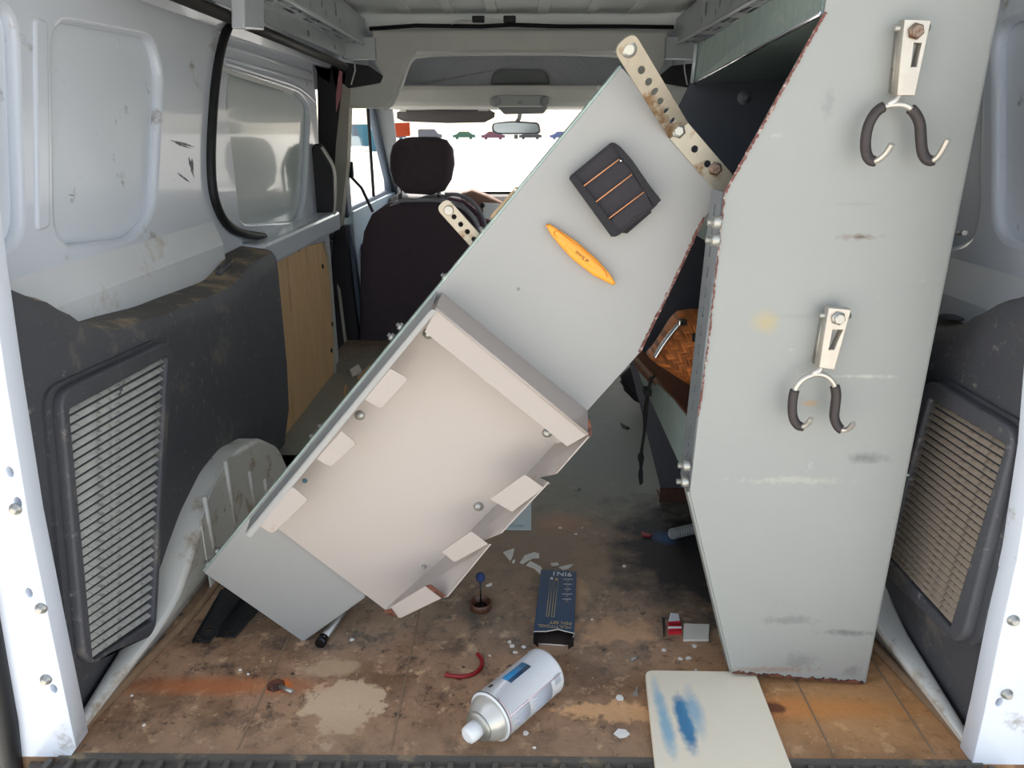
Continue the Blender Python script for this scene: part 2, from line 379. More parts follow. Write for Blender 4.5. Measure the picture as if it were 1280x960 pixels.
pillar('trim_3', [(1330, 150), (1300, 345), (1282, 560), (1262, 690), (1240, 790), (1222, 880), (1206, 950)],
       [(1560, -300), (1500, 0), (1430, 300), (1365, 560), (1330, 760), (1318, 850), (1310, 1000)], [(1266, 775), (1258, 867)], [(1249, 878)], 'white rear door pillar beside the right black trim')

# ---- side walls
def mirror(pts2): return pts2
LIP = [PX(a, b, -.61) for a, b in ((-60, 335), (0, 352), (60, 372), (84, 386), (115, 405), (150, 407), (220, 385), (290, 355), (318, 325), (345, 310))]
LY = [p.y for p in LIP]; LZ = [p.z for p in LIP]
def lip(y):
    if y <= LY[0]: return LZ[0]
    for i in range(len(LY)-1):
        if y <= LY[i+1]:
            t = (y-LY[i])/(LY[i+1]-LY[i]); t = t*t*(3-2*t)*.5+t*.5; return LZ[i]*(1-t)+LZ[i+1]*t
    return LZ[-1]
def trim_side(s, name, label, grille_px, slat_px, nsl, slatmat, X, tab):
    y0, y1, N = .815, 1.845, 48
    root = thing(name, label, 'trim panel', (s*.61, y0, 0), kind='structure')
    prof = lambda y: [(s*.635, -.0), (s*.613, .10), (s*.606, .22), (s*.604, lip(y)-.05), (s*.606, lip(y)-.020), (s*.614, lip(y)-.006), (s*.628, lip(y)), (s*.715, lip(y)+.012)]
    vs = []; fs = []
    for i in range(N+1):
        y = y0+(y1-y0)*i/N; vs += [(x, y, z) for x, z in prof(y)]
    k = 8
    for i in range(N):
        for j in range(k-1): fs.append((i*k+j, i*k+j+1, (i+1)*k+j+1, (i+1)*k+j))
    m1 = MB().add(vs, [f for q, f in enumerate(fs) if q % (k-1) < 5], True); part('trim_face', m1, 'black', root)
    m2 = MB().add(vs, [f for q, f in enumerate(fs) if q % (k-1) >= 5], True); part('trim_ledge', m2, 'black_dusty', root)
    e = [Vector((x, y1, z)) for x, z in prof(y1)]; e += [Vector((s*.715, y1, 0))]
    part('trim_end', MB().prism(e, (0, .004, 0)), 'black', root)
    # vent: dark recess, framed grille, slats
    fr = yz(grille_px, X); c = Vector((sum(p[0] for p in fr)/len(fr), sum(p[1] for p in fr)/len(fr)))
    rec = [tuple(c+(Vector(p)-c)*1.015+Vector((-.010, .003))) for p in fr]
    part('vent_recess', plate(rnd(rec, .03), [], .006, 0, FX(s*.6025)), 'black', root)
    sl = yz(slat_px, X); cs = Vector((sum(p[0] for p in sl)/4, sum(p[1] for p in sl)/4))
    hole = rnd([tuple(cs+(Vector(p)-cs)*1.0) for p in sl], .006)
    g = part('vent_grille', plate(rnd(fr, .028, 6), [hole], .016, .004, FX(s*.594)), 'black', root, 'loose black grille frame')
    part('grille_back', plate([tuple(cs+(Vector(p)-cs)*1.03) for p in sl], [], .003, 0, FX(s*.5995)), 'black', g)
    A, B, Cc, D = [Vector(p) for p in sl]     # near-top, far-top, far-bottom, near-bottom
    for i in range(nsl):
        t = (i+.5)/nsl; a = A.lerp(D, t); b = B.lerp(Cc, t); h = ((D-A).length+(Cc-B).length)/2/nsl*.31
        m = MB(); a3 = Vector((s*.5965, a.x-(b.x-a.x)*.025, a.y)); b3 = Vector((s*.5965, b.x+(b.x-a.x)*.035, b.y)); o_ = Vector((-s*.0065, 0, -h*.5)); u_ = Vector((0, 0, h))
        m.prism([a3+u_, a3+o_+u_*.2, a3-u_*1.1+Vector((s*.001, 0, 0))], b3-a3)
        part('slat', m, slatmat, g)
    if tab:
        lb = PX(152, 487, -.586); fx = Matrix(((0, 0, 1, lb.x), (1, .0, 0, lb.y), (.55, 1, 0, lb.z), (0, 0, 0, 1)))
        part('moulded_mark', text_mesh('>PP<', .011, fx, .0004), 'black', g)
    return root
trim_side(-1, 'trim_4', 'black plastic lower trim with loose slatted vent on the left wall', [(72, 490), (205, 427), (214, 440), (193, 782), (186, 796), (112, 830), (102, 818)], [(84, 512), (206, 446), (189, 776), (114, 826)], 29, 'slat', -.59, True)
trim_side(1, 'trim_5', 'black plastic lower trim with brown dusty vent on the right wall', [(1274, 538), (1165, 474), (1150, 492), (1100, 700), (1106, 716), (1196, 803), (1208, 795)], [(1260, 556), (1165, 499), (1110, 696), (1190, 784)], 25, 'slat_r', .59, False)
# ledge details
part('ledge_slot', MB().tube([Vector((-.655, y_, lip(y_)+.004)) for y_ in (1.60, 1.64, 1.68)], .007, 8), 'black', bpy.data.objects['trim_4'])
part('ledge_clip', MB().lathe([(.018, 0), (.018, .002), (.010, .0025)], PX(1190, 394, .66)-Vector((0, 0, .004)), (0, 0, 1), 16), 'black', bpy.data.objects['trim_5'])

def wall(s, name, label, recs, bead):
    X = s*.70; root = thing(name, label, 'wall', (X, .8, .45), kind='structure')
    holes = [rnd(r, .045, 5) for r in recs]
    outl = [(.79, .45), (1.865, .45), (1.865, 1.04), (.79, 1.04)]
    part('wall_skin', plate(outl, holes, .022, .009, FX(X)), 'paint', root)
    for h in holes:
        c = Vector((sum(p[0] for p in h)/len(h), sum(p[1] for p in h)/len(h)))
        part('blank_panel', plate([tuple(c+(Vector(p)-c)*1.04) for p in h], [], .004, 0, FX(X+s*.008)), 'blank', root)
    for b in bead: part('pressed_bead', plate(rnd(b, .012), [], .010, .0045, FX(X-s*.010)), 'paint', root)
    # sloping shelf below the wall
    zc_ = PX(100, 322, -.69).z; m = MB(); m.prism([(s*.700, .80, zc_+.008), (s*.690, .80, zc_), (s*.672, .80, zc_-.055), (s*.672, .80, .42), (s*.70, .80, .42)], (0, .90, 0)); part('wall_shelf', m, 'paint_dusty', root, bevel=.008)
    # upper inward slope to the roof and the outer skin
    m = MB(); m.prism([(s*.712, .75, 1.02), (s*.692, .75, 1.02), (s*.60, .75, 1.21), (s*.64, .75, 1.23)], (0, 2.25, 0)); part('cant_rail', m, 'paint', root)
    m = MB().b2((s*.775, .78, -.5), (s*.79, 3.02, 1.24)); part('outer_skin', m, 'paint', root)
    m = MB().b2((s*.64, .75, 1.20), (s*.79, 4.0, 1.24)); part('roof_side', m, 'paint', root)
    m = MB().b2((s*.70, .822, -.3), (s*.79, .835, 1.24)) ; part('corner_closure', m, 'paint', root)
    return root
ra = yz([(-90, 2), (18, 8), (28, 305), (-90, 335)], -.69)
rb = yz([(66, 26), (190, 48), (202, 90), (193, 262), (165, 298), (70, 306)], -.69)
wall_l = wall(-1, 'wall_left', 'white painted van side wall with two blanked window panels', [ra, rb], [yz([(40, 22), (57, 25), (60, 285), (43, 290)], -.69)])
# scuffs on the wall's bulge in front of the door seal
sm_ = M('scuff', (122, 122, 124), .8, 0, .1, 90, dirt=((176, 180, 184), .5, 90))
for (a_, b_, w_) in (((213, 175), (244, 184), 2.2), ((218, 178), (240, 186), 1.6), ((236, 196), (243, 222), 2.6), ((240, 198), (242, 214), 2.0), ((222, 216), (238, 228), 1.2), ((86, 243), (93, 245), 1.2)):
    q = [Vector(a_), Vector(b_)]; n2 = (q[1]-q[0]).orthogonal().normalized()*w_
    pts_ = [tuple(q[0]), tuple(q[0].lerp(q[1], .3)+n2*random.uniform(.6, 1.2)), tuple(q[0].lerp(q[1], .7)+n2*random.uniform(.3, 1)), tuple(q[1]), tuple(q[0].lerp(q[1], .6)-n2*random.uniform(.3, 1)), tuple(q[0].lerp(q[1], .25)-n2*random.uniform(.3, 1))]
    part('scuff', plate(yz(pts_, -.6885), [], .0006, 0, FX(-.6887)), sm_, wall_l)
rc = yz([(1182, 60), (1245, 60), (1238, 300), (1182, 312)], .71)
rd = yz([(1262, 30), (1400, 10), (1400, 330), (1262, 296)], .71)
wall(1, 'wall_right', 'white painted van side wall behind the standing shelf unit', [[rc[1], rc[0], rc[3], rc[2]], rd], [])
part('wall_stud', MB().tube([PX(1198, 291, .69), PX(1206, 291, .66)], .004, 8), 'bolt', bpy.data.objects['wall_right'])
# door seal (weatherstrip) of the sliding door opening
seal = [PX(a, b, -.683) for a, b in ((306, 4), (290, 22), (277, 55), (269, 100), (265, 150), (263, 200), (265, 238), (272, 262), (283, 281), (300, 292), (330, 296))]
def smooth_path(P, it=2):
    for _ in range(it):
        Q = [P[0]]
        for a, b in zip(P, P[1:]): Q += [a.lerp(b, .25), a.lerp(b, .75)]
        P = Q+[P[-1]]
    return P
wall_parts = part('door_weatherstrip', MB().tube(smooth_path(seal), .011, 8), 'rubber', wall_l, 'black rubber door seal')
# wheel arches
AP = yz([(372, 650), (352, 625), (346, 592), (330, 558), (305, 547), (278, 561), (255, 590), (232, 640), (214, 695), (203, 742), (185, 782), (150, 840), (98, 905)], -.60)
AP = [(y, max(z, .0)) for y, z in AP]; AP[-1] = (.80, .012)
AP = [(AP[0][0]+.02, -.01)]+AP+[(.80, -.01)]
for s, nm, lb in ((-1, 'trim_6', 'chipped white wheel arch bulging beside the tilted cabinet'), (1, 'trim_7', 'white wheel arch at the foot of the right trim')):
    root = thing(nm, lb, 'wheel arch', (s*.58, 1.3, 0), kind='structure')
    prof = rnd(AP, .02, 3)
    def taper(me, xin):
        for v in me.vertices:
            k_ = max(0, min(1, (1.12-v.co.y)/.30))
            if abs(v.co.x) < .60: v.co.x += s*k_*.045*(.60-abs(v.co.x))/(.60-xin)
        return me
    part('arch_shell', taper(plate(prof, [], .06, .009, FX(s*.595)), .565), 'paint_arch', root)
    fc = yz([(350, 640), (342, 600), (326, 578), (305, 566), (284, 572), (262, 616), (250, 650)], -.565)
    part('arch_face', taper(plate(rnd([(fc[0][0], .0)]+[(y, max(z, .0)) for y, z in fc]+[(fc[-1][0], .0)], .006), [], .003, .001, FX(s*.5645)), .565), 'paint_arch', root)
    for (a_, b_) in (((255, 620), (268, 690)), ((281, 576), (294, 655)), ((311, 590), (318, 632)), ((330, 600), (334, 622))):
        A_, B_ = PX(*a_, -.562), PX(*b_, -.562); A_.x *= -s; B_.x *= -s
        part('pressed_rib', MB().tube([A_, B_], .0045, 8), 'paint_arch', root)
    path = [Vector((s*(.618-.053*max(0, min(1, (y-.82)/.30))), y, .003)) for y in [.80+.05*i for i in range(17)]]
    part('sealer_bead', MB().tube(path, .008, 6), M('old sealer', (140, 112, 84), .8, 0, .2, 30, bump=.5), root)
# step well & plywood lined sliding door
dr = thing('door_1', 'white sliding side door with plywood lining below its blanked window', 'door', (-.7, 1.9, 0), kind='structure')
wo = yz([(276, 89), (366, 117), (381, 135), (374, 250), (366, 276), (294, 280), (271, 235)], -.725)
part('door_skin', plate([(1.83, .47), (2.74, .47), (2.74, 1.06), (1.83, 1.06)], [rnd(wo, .04, 5)], .02, .008, FX(-.715)), 'paint', dr)
c = Vector((sum(p[0] for p in wo)/len(wo), sum(p[1] for p in wo)/len(wo)))
part('window_blank', plate([tuple(c+(Vector(p)-c)*1.05) for p in wo], [], .004, 0, FX(-.724)), 'blank_door', dr)
part('window_moulding', MB().tube(smooth_path([Vector((-.708, *q)) for q in yz([(276, 78), (320, 92), (372, 108), (392, 128)], -.708)]), .010, 8), 'paint', dr)
part('window_clip_row', MB().quad(*[Vector((-.706, *q)) for q in yz([(276, 90), (366, 118), (365, 113), (277, 84)], -.706)], .003), 'white', dr)
for z_ in (.955, .925): part('door_crease', MB().tube([(-.705, 1.86, z_+.04), (-.705, 2.70, z_+.035)], .006, 8), 'paint', dr)
part('lower_rail', MB().b2((-.725, 1.85, .47), (-.64, 2.70, .535)), 'paint', dr, bevel=.01)
ply = yz([(352, 330), (346, 309), (404, 303), (412, 330), (419, 470), (412, 496), (380, 532), (372, 470)], -.655)
ply[0] = (ply[0][0]-.15, ply[0][1]); ply[1] = (ply[1][0]-.15, ply[1][1]); ply[-1] = (ply[-1][0]-.15, ply[-1][1]); ply[-2] = (ply[-2][0]-.2, ply[-2][1])
part('plywood_lining', plate(rnd(ply, .02), [], .008, .001, FX(-.655)), 'wood', dr, 'bare plywood lining')
for a in ((351, 315), (373, 311), (403, 333), (415, 405), (414, 438), (396, 508)):
    part('push_rivet', MB().lathe([(.008, 0), (.008, .002), (.003, .004)], PX(*a, -.65), (1, 0, 0), 10), 'dark', dr)
rim = [Vector((-.648, *q)) for q in yz([(405, 303), (413, 335), (420, 470), (413, 497), (378, 536)], -.648)]
part('lining_edge', MB().tube(smooth_path(rim), .006, 6), 'beige', dr)
part('step_skin', MB().b2((-.76, 1.85, -.1), (-.665, 2.62, .50)), 'paint', dr)
# black door grab handle in front of the pillar
h0 = thing('door_handle', 'black plastic pull handle at the front edge of the sliding door', 'handle', PY(400, 305, 2.62))
Yh = 2.66
part('handle_body', plate(rnd(xz([(388, 198), (393, 180), (401, 179), (417, 205), (419, 285), (412, 303), (392, 300), (386, 280)], Yh), .02), [], .05, .008, FY(Yh)), 'bpillar', h0)
part('handle_grip', MB().tube(smooth_path([PY(a, b, Yh-.03) for a, b in ((402, 184), (412, 200), (418, 212), (419, 240), (419, 262), (412, 285))]), .006, 8), 'steel', h0)
part('handle_recess', plate(rnd(xz([(405, 215), (416, 217), (416, 256), (406, 258)], Yh), .008), [], .004, 0, FY(Yh-.026)), 'bpillar', h0)
part('handle_foot', MB().prism([PY(a, b, Yh) for a, b in ((394, 298), (414, 302), (412, 330), (398, 326))], (0, .03, 0)), 'bpillar', h0)

# ---- roof
ce = thing('ceiling', 'grey green ribbed steel van roof', 'ceiling', (0, 1.9, 1.2), kind='structure')
part('roof_skin', MB().b2((-.66, .75, 1.205), (.66, 4.0, 1.24)), 'roof', ce)
part('rear_header', MB().b2((-.72, .75, 1.13), (.72, .83, 1.24)), 'paint', ce)
for x in (-.40, -.25, -.1, .08, .25, .40): part('roof_bead', MB().b2((x-.02, .85, 1.198), (x+.02, 2.93, 1.207)), 'roof', ce, bevel=.004)
part('headliner_seam', MB().tube([PY(a, b, 2.94) for a, b in ((462, 36), (520, 32), (600, 33), (640, 31), (700, 33), (780, 33), (842, 34))], .007, 6), 'dark', ce)
for a in ((598, 24), (637, 24)): part('roof_clip', MB().box(PY(*a, 2.93), (.045, .02, .022)), 'rubber', ce, bevel=.004)
part('roof_wire', MB().tube(smooth_path([PY(a, b, 2.925) for a, b in ((564, 30), (575, 25), (590, 26), (612, 23), (630, 26), (645, 25))]), .003, 6), 'white', ce)

# ---- perforated roof rails
def rail(s, name, label):
    X = s*.56; root = thing(name, label, 'roof rail', (X, 1.9, 1.1), kind='structure')
    ov = []
    y = 1.98
    i = 0
    while y < 2.62:
        ov.append(circ(y, 1.152, .011, .020)); ov.append(circ(y+.045, 1.125, .005, .010))
        y += .17
    part('rail_face', plate([(1.3, 1.10), (2.95, 1.10), (2.95, 1.185), (2.2, 1.205), (1.3, 1.205)], ov, .003, .0, FX(X)), 'galv', root)
    part('face_lining', MB().b2((X+s*.03, 1.3, 1.10), (X+s*.035, 2.95, 1.205)), 'paint', root)
    part('rail_lip', MB().tube([(X, 1.3, 1.10), (X, 2.93, 1.10)], .006, 8), 'galv', root)
    hs = []
    y = 1.72
    while y < 2.85:
        hs.append([(s*.575, y), (s*.612, y+.02), (s*.612, y+.115), (s*.575, y+.095)]); y += .185
    hs = [h if s > 0 else h[::-1] for h in hs]
    part('rail_flange', plate([(s*.56, 1.3), (s*.63, 1.3), (s*.63, 2.95), (s*.56, 2.95)], hs, .003, 0, FZ(1.102)), 'galv', root)
    part('flange_lining', MB().b2((s*.57, 1.3, 1.155), (s*.63, 2.95, 1.16)), 'paint', root)
    part('rail_lower_face', plate([(1.3, 1.055), (2.95, 1.055), (2.95, 1.10), (1.3, 1.10)], [circ(2.42, 1.077, .013, .009), circ(2.75, 1.075, .012, .008)], .003, 0, FX(s*.63)), 'galv', root)
    part('cable_tube', MB().tube([(s*.645, 1.3, 1.045), (s*.645, 2.5, 1.035), (s*.62, 2.85, 1.02)], .013, 8), M('dark tube', (52, 50, 48), .5), root)
    part('rail_end', MB().b2((s*.52, 2.90, 1.05), (s*.64, 2.95, 1.12)), 'galv', root)
    return root
rail(-1, 'trim_8', 'perforated galvanised roof rail above the sliding door')
rail(1, 'trim_9', 'perforated galvanised roof rail above the standing shelf unit')
pb = PX(305, -5, -.60); 
part('rail_bracket', MB().prism([PX(a, b, -.60) for a, b in ((305, -25), (330, -25), (331, 38), (306, 36))], (-.03, 0, 0)), 'paint', bpy.data.objects['trim_8'], bevel=.004)

# ================================================================ THE CAB
hd = thing('trim_10', 'grey moulded headliner arch between cargo space and cab', 'headliner', (0, 2.95, 1.0), kind='structure')
L = [(466, 38), (466, 66), (470, 81), (477, 93), (474, 100), (455, 106), (430, 109), (428, 135), (481, 135), (494, 126), (502, 104), (510, 78), (522, 66)]
full = L+[(1300-a, b) for a, b in L[::-1]]
part('headliner_arch', plate(xz(full, 2.95), [], .08, .012, FY(2.97)), 'header', hd)
inner = [(481, 137), (494, 128), (503, 104), (511, 78), (523, 67), (1300-523, 67), (1300-511, 78), (1300-503, 104)]
part('arch_edging', MB().tube(smooth_path([PY(a, b, 2.93) for a, b in inner]), .007, 8), M('light edging', (232, 232, 228), .5), hd)
part('side_lining', MB().prism([PY(a, b, 2.93) for a, b in ((390, 76), (402, 74), (460, 82), (479, 95), (476, 104), (425, 112), (400, 96))], (0, .02, 0)), 'bpillar', hd)
part('side_lining', MB().prism([PY(a, b, 2.93) for a, b in ((900, 76), (840, 82), (824, 95), (827, 104), (875, 112), (900, 96))], (0, .02, 0)), 'bpillar', hd)
part('lining_wire', MB().tube([PY(a, b, 2.92) for a, b in ((443, 76), (444, 88), (439, 106))], .003, 6), 'white', hd)
part('lining_wire', MB().tube([PY(a, b, 2.92) for a, b in ((855, 76), (856, 90), (859, 106))], .003, 6), 'white', hd)
os_ = thing('trim_11', 'grey overhead storage shelf above the windscreen', 'overhead shelf', (0, 3.5, .95), kind='structure')
z0 = PY(650, 134, 3.3).z; z1 = PY(650, 106, 3.3).z
part('shelf_front', MB().b2((-.60, 3.3, z0), (.60, 3.72, z1)), 'header', os_, bevel=.02)
part('shelf_lining', MB().b2((-.64, 3.66, z1-.02), (.64, 3.70, 1.21)), 'fabric_dark', os_)
part('shelf_floor', MB().b2((-.60, 3.34, z1-.004), (.60, 3.68, z1+.002)), 'fabric_dark', os_)
part('centre_pod', plate(rnd(xz([(613, 107), (616, 92), (624, 87), (676, 87), (684, 92), (688, 107)], 3.6), .02), [], .10, .015, FY(3.6)), M('pod', (150, 154, 156), .8, 0, .05, 30, bump=.2, bs=300), os_)
oc = thing('map_light', 'pale overhead map light console above the mirror', 'light', PY(650, 134, 3.28))
part('console_body', plate(rnd(xz([(611, 122), (620, 119), (680, 119), (689, 122), (687, 132), (612, 133)], 3.28), .012), [], .03, .006, FY(3.285)), M('console', (168, 174, 172), .5), oc)
for a in ((620, 127), (681, 127)): part('lamp_lens', MB().lathe([(.022, 0), (.018, .005), (.006, .006)], PY(*a, 3.27), (0, -1, 0), 16), 'grey', oc)
part('switch', MB().box(PY(650, 128, 3.268), (.02, .008, .014)), 'grey', oc)
part('console_tray', plate(rnd(xz([(622, 134), (685, 134), (680, 142), (630, 143)], 3.3), .008), [], .02, .004, FY(3.3)), 'grey', oc)
vi = thing('sun_visor', 'dark folded sun visor under the overhead shelf', 'visor', PY(557, 153, 3.6))
part('visor_pad', MB().puff([PY(a, b, 3.6) for a, b in ((496, 140), (502, 138), (550, 137), (612, 137), (619, 141), (618, 147), (606, 153), (560, 154), (505, 152), (496, 148))], (0, -1, 0), .012, 3), M('visor', (98, 94, 94), .8), vi)
part('visor_rod', MB().tube([PY(a, b, 3.6) for a, b in ((500, 137), (560, 135), (612, 135))], .006, 8), 'white', vi)
for a in ((504, 137), (601, 136), (607, 136)): part('visor_clip', MB().box(PY(*a, 3.59), (.025, .02, .018)), 'white', vi)
mi = thing('rear_view_mirror', 'oval interior mirror hanging below the map light', 'mirror', PY(645, 168, 3.7))
part('mirror_shell', plate(rnd(xz([(615, 154), (640, 151), (674, 153), (676, 165), (672, 168), (622, 168), (615, 165)], 3.7), .02), [], .03, .006, FY(3.7)), M('mirror shell', (96, 104, 112), .4), mi)
part('mirror_face', plate(rnd(xz([(617, 155), (640, 153), (672, 155), (674, 164), (670, 166), (623, 166), (617, 163)], 3.68), .02), [], .002, 0, FY(3.683)), 'mirror', mi)
part('mirror_stem', MB().tube([PY(650, 142, 3.72), PY(649, 148, 3.72), PY(646, 153, 3.71)], .010, 8), 'grey', mi)
part('mirror_tab', MB().box(PY(645, 171, 3.7), (.02, .01, .02)), 'grey', mi)
# windscreen, A pillars, dash
wsr = thing('window_1', 'windscreen glass with white daylight outside', 'windscreen', (0, 4.1, .5), kind='structure')
zb = .50
part('glass_pane', MB().quad((-.64, 4.15, zb), (.64, 4.15, zb), (.62, 3.70, .96), (-.62, 3.70, .96), .004), 'glass', wsr)
for s in (-1, 1):
    m = MB().prism([(s*.605, 3.62, .97), (s*.59, 3.66, .97), (s*.63, 4.15, .42), (s*.70, 4.20, .42), (s*.70, 3.66, .97)], (0, -.03, 0)); part('windscreen_pillar', m, M('pillar grey %d' % s, (146, 152, 156), .6), wsr, bevel=.008)
sh = solo('warning_sheet', MB().quad(*[PY(a, b, 3.92) for a, b in ((488, 172), (513, 170), (512, 153), (488, 154))], .002), 'sign', 'orange red paper sheet stuck in the windscreen corner', 'sheet')
tree_n = None
db = thing('trim_12', 'dark dashboard with pale papers below the windscreen', 'dashboard', (0, 3.9, 0), kind='structure')
part('dash_body', MB().prism([(-.66, 3.75, .10), (-.66, 3.72, .38), (-.66, 3.82, .50), (-.66, 4.18, .505), (-.66, 4.18, .1)], (1.32, 0, 0)), 'dash', db, bevel=.03)
part('instrument_hood', MB().puff([PY(a, b, 3.78) for a, b in ((572, 262), (578, 240), (590, 236), (610, 244), (636, 256), (650, 262), (640, 275), (600, 275))], (0, -1, 0), .02, 3, edge=.1), M('brown hood', (112, 82, 66), .7), db)
part('dash_paper', MB().quad(*[PY(a, b, 3.70) for a, b in ((604, 253), (634, 256), (622, 278), (604, 272))], .003), 'dashlight', db)
part('dash_paper', MB().quad((-.25, 3.9, .512), (.25, 3.9, .512), (.28, 4.1, .512), (-.2, 4.1, .512), .002), 'dashlight', db)
for a in ((603, 257),): part('dash_button', MB().lathe([(.012, 0), (.01, .004)], PY(*a, 3.695), (0, -1, 0), 10), 'dark', db)
part('cowl', MB().b2((-.7, 4.15, -.3), (.7, 4.2, .5)), 'dark', db)
swl = thing('steering_wheel', 'dark steering wheel in front of the driver seat', 'steering wheel', PY(545, 320, 3.55))
cc = PY(545, 290, 3.55); ax = Vector((0, -1, .45)).normalized(); e1 = Vector((1, 0, 0)); e2 = ax.cross(e1)
part('wheel_rim', MB().tube([cc+(e1*math.cos(t)+e2*math.sin(t))*.172 for t in [2*math.pi*i/40 for i in range(40)]], .014, 8, True), 'dash', swl)
part('wheel_hub', MB().lathe([(.07, 0), (.065, .02), (.03, .03)], cc, ax, 20), 'dash', swl)
for t in (0, math.pi, -math.pi/2): part('wheel_spoke', MB().tube([cc, cc+(e1*math.cos(t)+e2*math.sin(t))*.18], .012, 8), 'dash', swl)
part('steering_column', MB().tube([cc-ax*.005, cc-ax*.22], .03, 10), 'dash', swl)
# driver seat
se = thing('driver_seat', 'dark cloth driver seat with headrest seen from behind', 'seat', PZ(530, 470, 0)*0+Vector((-.36, 3.05, 0)))
Y = 2.98
sb = [(452, 470), (453, 400), (454, 320), (458, 288), (468, 266), (485, 254), (505, 249), (552, 249), (578, 256), (596, 274), (606, 302), (612, 350), (614, 420), (612, 470)]
part('backrest', MB().puff([PY(a, b, Y) for a, b in sb], (0, -1, 0), .03, 4, edge=.10), 'seat', se)
part('back_bolster', MB().puff([PY(a, b, Y+.16) for a, b in ((545, 262), (560, 246), (580, 250), (600, 265), (612, 300), (618, 340), (600, 345))], (0, -1, 0), .02, 3, edge=.04), 'seat_side', se)
part('seat_piping', MB().tube(smooth_path([PY(a, b, Y-.055) for a, b in ((500, 252), (470, 268), (460, 288), (456, 320))]), .006, 6), 'piping', se)
part('seat_piping', MB().tube(smooth_path([PY(a, b, Y-.055) for a, b in ((500, 251), (530, 250), (556, 251), (580, 259), (596, 278), (604, 305))]), .008, 6), 'piping', se)
part('seat_piping', MB().tube(smooth_path([PY(a, b, Y+.12) for a, b in ((556, 243), (575, 243), (592, 252), (604, 270), (609, 295))]), .008, 6), 'piping', se)
hr = part('headrest', MB().puff([PY(a, b, Y) for a, b in ((489, 195), (492, 182), (500, 174), (515, 171), (545, 171), (558, 175), (566, 186), (568, 205), (564, 225), (556, 238), (540, 243), (508, 241), (494, 228), (489, 212))], (0, -1, 0), .03, 4, edge=.06), 'seat', se)
for a, b in (((500, 254), (500, 226)), ((549, 252), (548, 226))):
    part('headrest_post', MB().tube([PY(*a, Y-.02), PY(*b, Y-.02)], .008, 8), 'chrome', se)
    part('post_collar', MB().lathe([(.022, 0), (.018, .02), (.01, .025)], PY(*a, Y-.02)-Vector((0, 0, .014)), (0, 0, 1), 12), 'piping', se)
part('cushion', MB().b2((-.62, 3.02, .02), (-.13, 3.5, .16)), 'seat', se, bevel=.04)
part('seat_base', MB().b2((-.56, 3.04, -.02), (-.19, 3.45, .06)), 'dark', se)
# B pillar, driver door, belt
bp = thing('trim_13', 'black door pillar with beige trim between sliding door and cab', 'pillar', (-.6, 2.95, 0), kind='structure')
part('pillar_skin', MB().prism([PY(a, b, 2.93) for a, b in ((396, 74), (432, 92), (421, 180), (418, 290), (432, 470), (452, 500), (415, 520), (420, 470), (402, 300), (398, 180))], (0, .05, 0)), 'bpillar', bp)
part('pillar_trim', MB().prism([PY(a, b, 2.92) for a, b in ((428, 104), (437, 112), (434, 200), (425, 290), (414, 290), (420, 180))], (0, .06, 0)), 'beige', bp)
part('pillar_base', MB().prism([PY(a, b, 2.91) for a, b in ((412, 282), (432, 284), (440, 360), (455, 470), (440, 500), (424, 470))], (0, .06, 0)), 'bpillar', bp)
part('pillar_strip', MB().prism([PY(a, b, 2.90) for a, b in ((421, 355), (425, 362), (434, 432), (438, 455), (434, 455), (431, 435))], (0, .01, 0)), 'beige', bp)
part('door_sill_cover', MB().prism([PY(a, b, 2.95) for a, b in ((429, 282), (438, 282), (458, 440), (452, 470))], (0, .04, 0)), 'blueblack', bp)
part('red_ribbon', MB().prism([PY(a, b, 2.90) for a, b in ((424, 88), (428, 90), (427, 116), (420, 140), (420, 118))], (0, .006, 0)), 'pinkrib', bp)
part('belt_guide', MB().box(PY(435, 212, 3.0), (.04, .03, .06)), 'dark', bp, bevel=.006)
part('seat_belt', MB().tube([PY(436, 218, 3.0), PY(452, 235, 3.02), PY(466, 265, 3.03)], .006, 6), 'belt', bp)
dd = thing('door_2', 'driver door with pale card below its window', 'door', (-.68, 3.4, 0), kind='structure')
part('door_card', MB().b2((-.72, 3.0, -.1), (-.66, 4.12, .50)), 'doorgrey', dd)
part('door_armrest', MB().b2((-.67, 3.1, .28), (-.60, 3.8, .36)), 'blueblack', dd, bevel=.015)
part('door_pocket', MB().b2((-.67, 3.1, .02), (-.62, 3.8, .22)), 'blueblack', dd, bevel=.015)
part('window_frame', plate([(2.98, .48), (4.16, .48), (4.16, .52), (3.66, 1.0), (2.98, 1.0)], [[(3.06, .515), (3.06, .925), (3.60, .925), (3.98, .56), (3.98, .515)]], .03, .006, FX(-.69)), 'blueblack', dd)
part('divider_bar', MB().tube([(-.685, 3.58, .50), (-.685, 3.56, .93)], .008, 6), 'dark', dd)
w2 = thing('window_2', 'driver door window glass', 'window', (-.69, 3.5, .5), kind='structure')
part('glass_pane', MB().prism([(-.69, 3.05, .51), (-.69, 4.0, .51), (-.69, 3.62, .94), (-.69, 3.05, .94)], (-.004, 0, 0)), 'glass', w2)
part('roof_return', MB().b2((-.79, 2.95, .95), (-.69, 4.0, 1.24)), 'paint', dd)
dp = thing('door_3', 'passenger door with window beyond the shelf unit', 'door', (.68, 3.4, 0), kind='structure')
part('door_card', MB().b2((.66, 2.98, -.1), (.72, 4.12, .50)), 'doorgrey', dp)
part('window_frame', plate([(2.98, .48), (4.16, .48), (4.16, .52), (3.66, 1.0), (2.98, 1.0)], [[(3.06, .515), (3.06, .925), (3.60, .925), (3.98, .56), (3.98, .515)]], .03, .006, FX(.69)), 'blueblack', dp)
part('glass_pane', MB().prism([(.69, 3.05, .51), (.69, 4.0, .51), (.69, 3.62, .94), (.69, 3.05, .94)], (.004, 0, 0)), 'glass', dp)
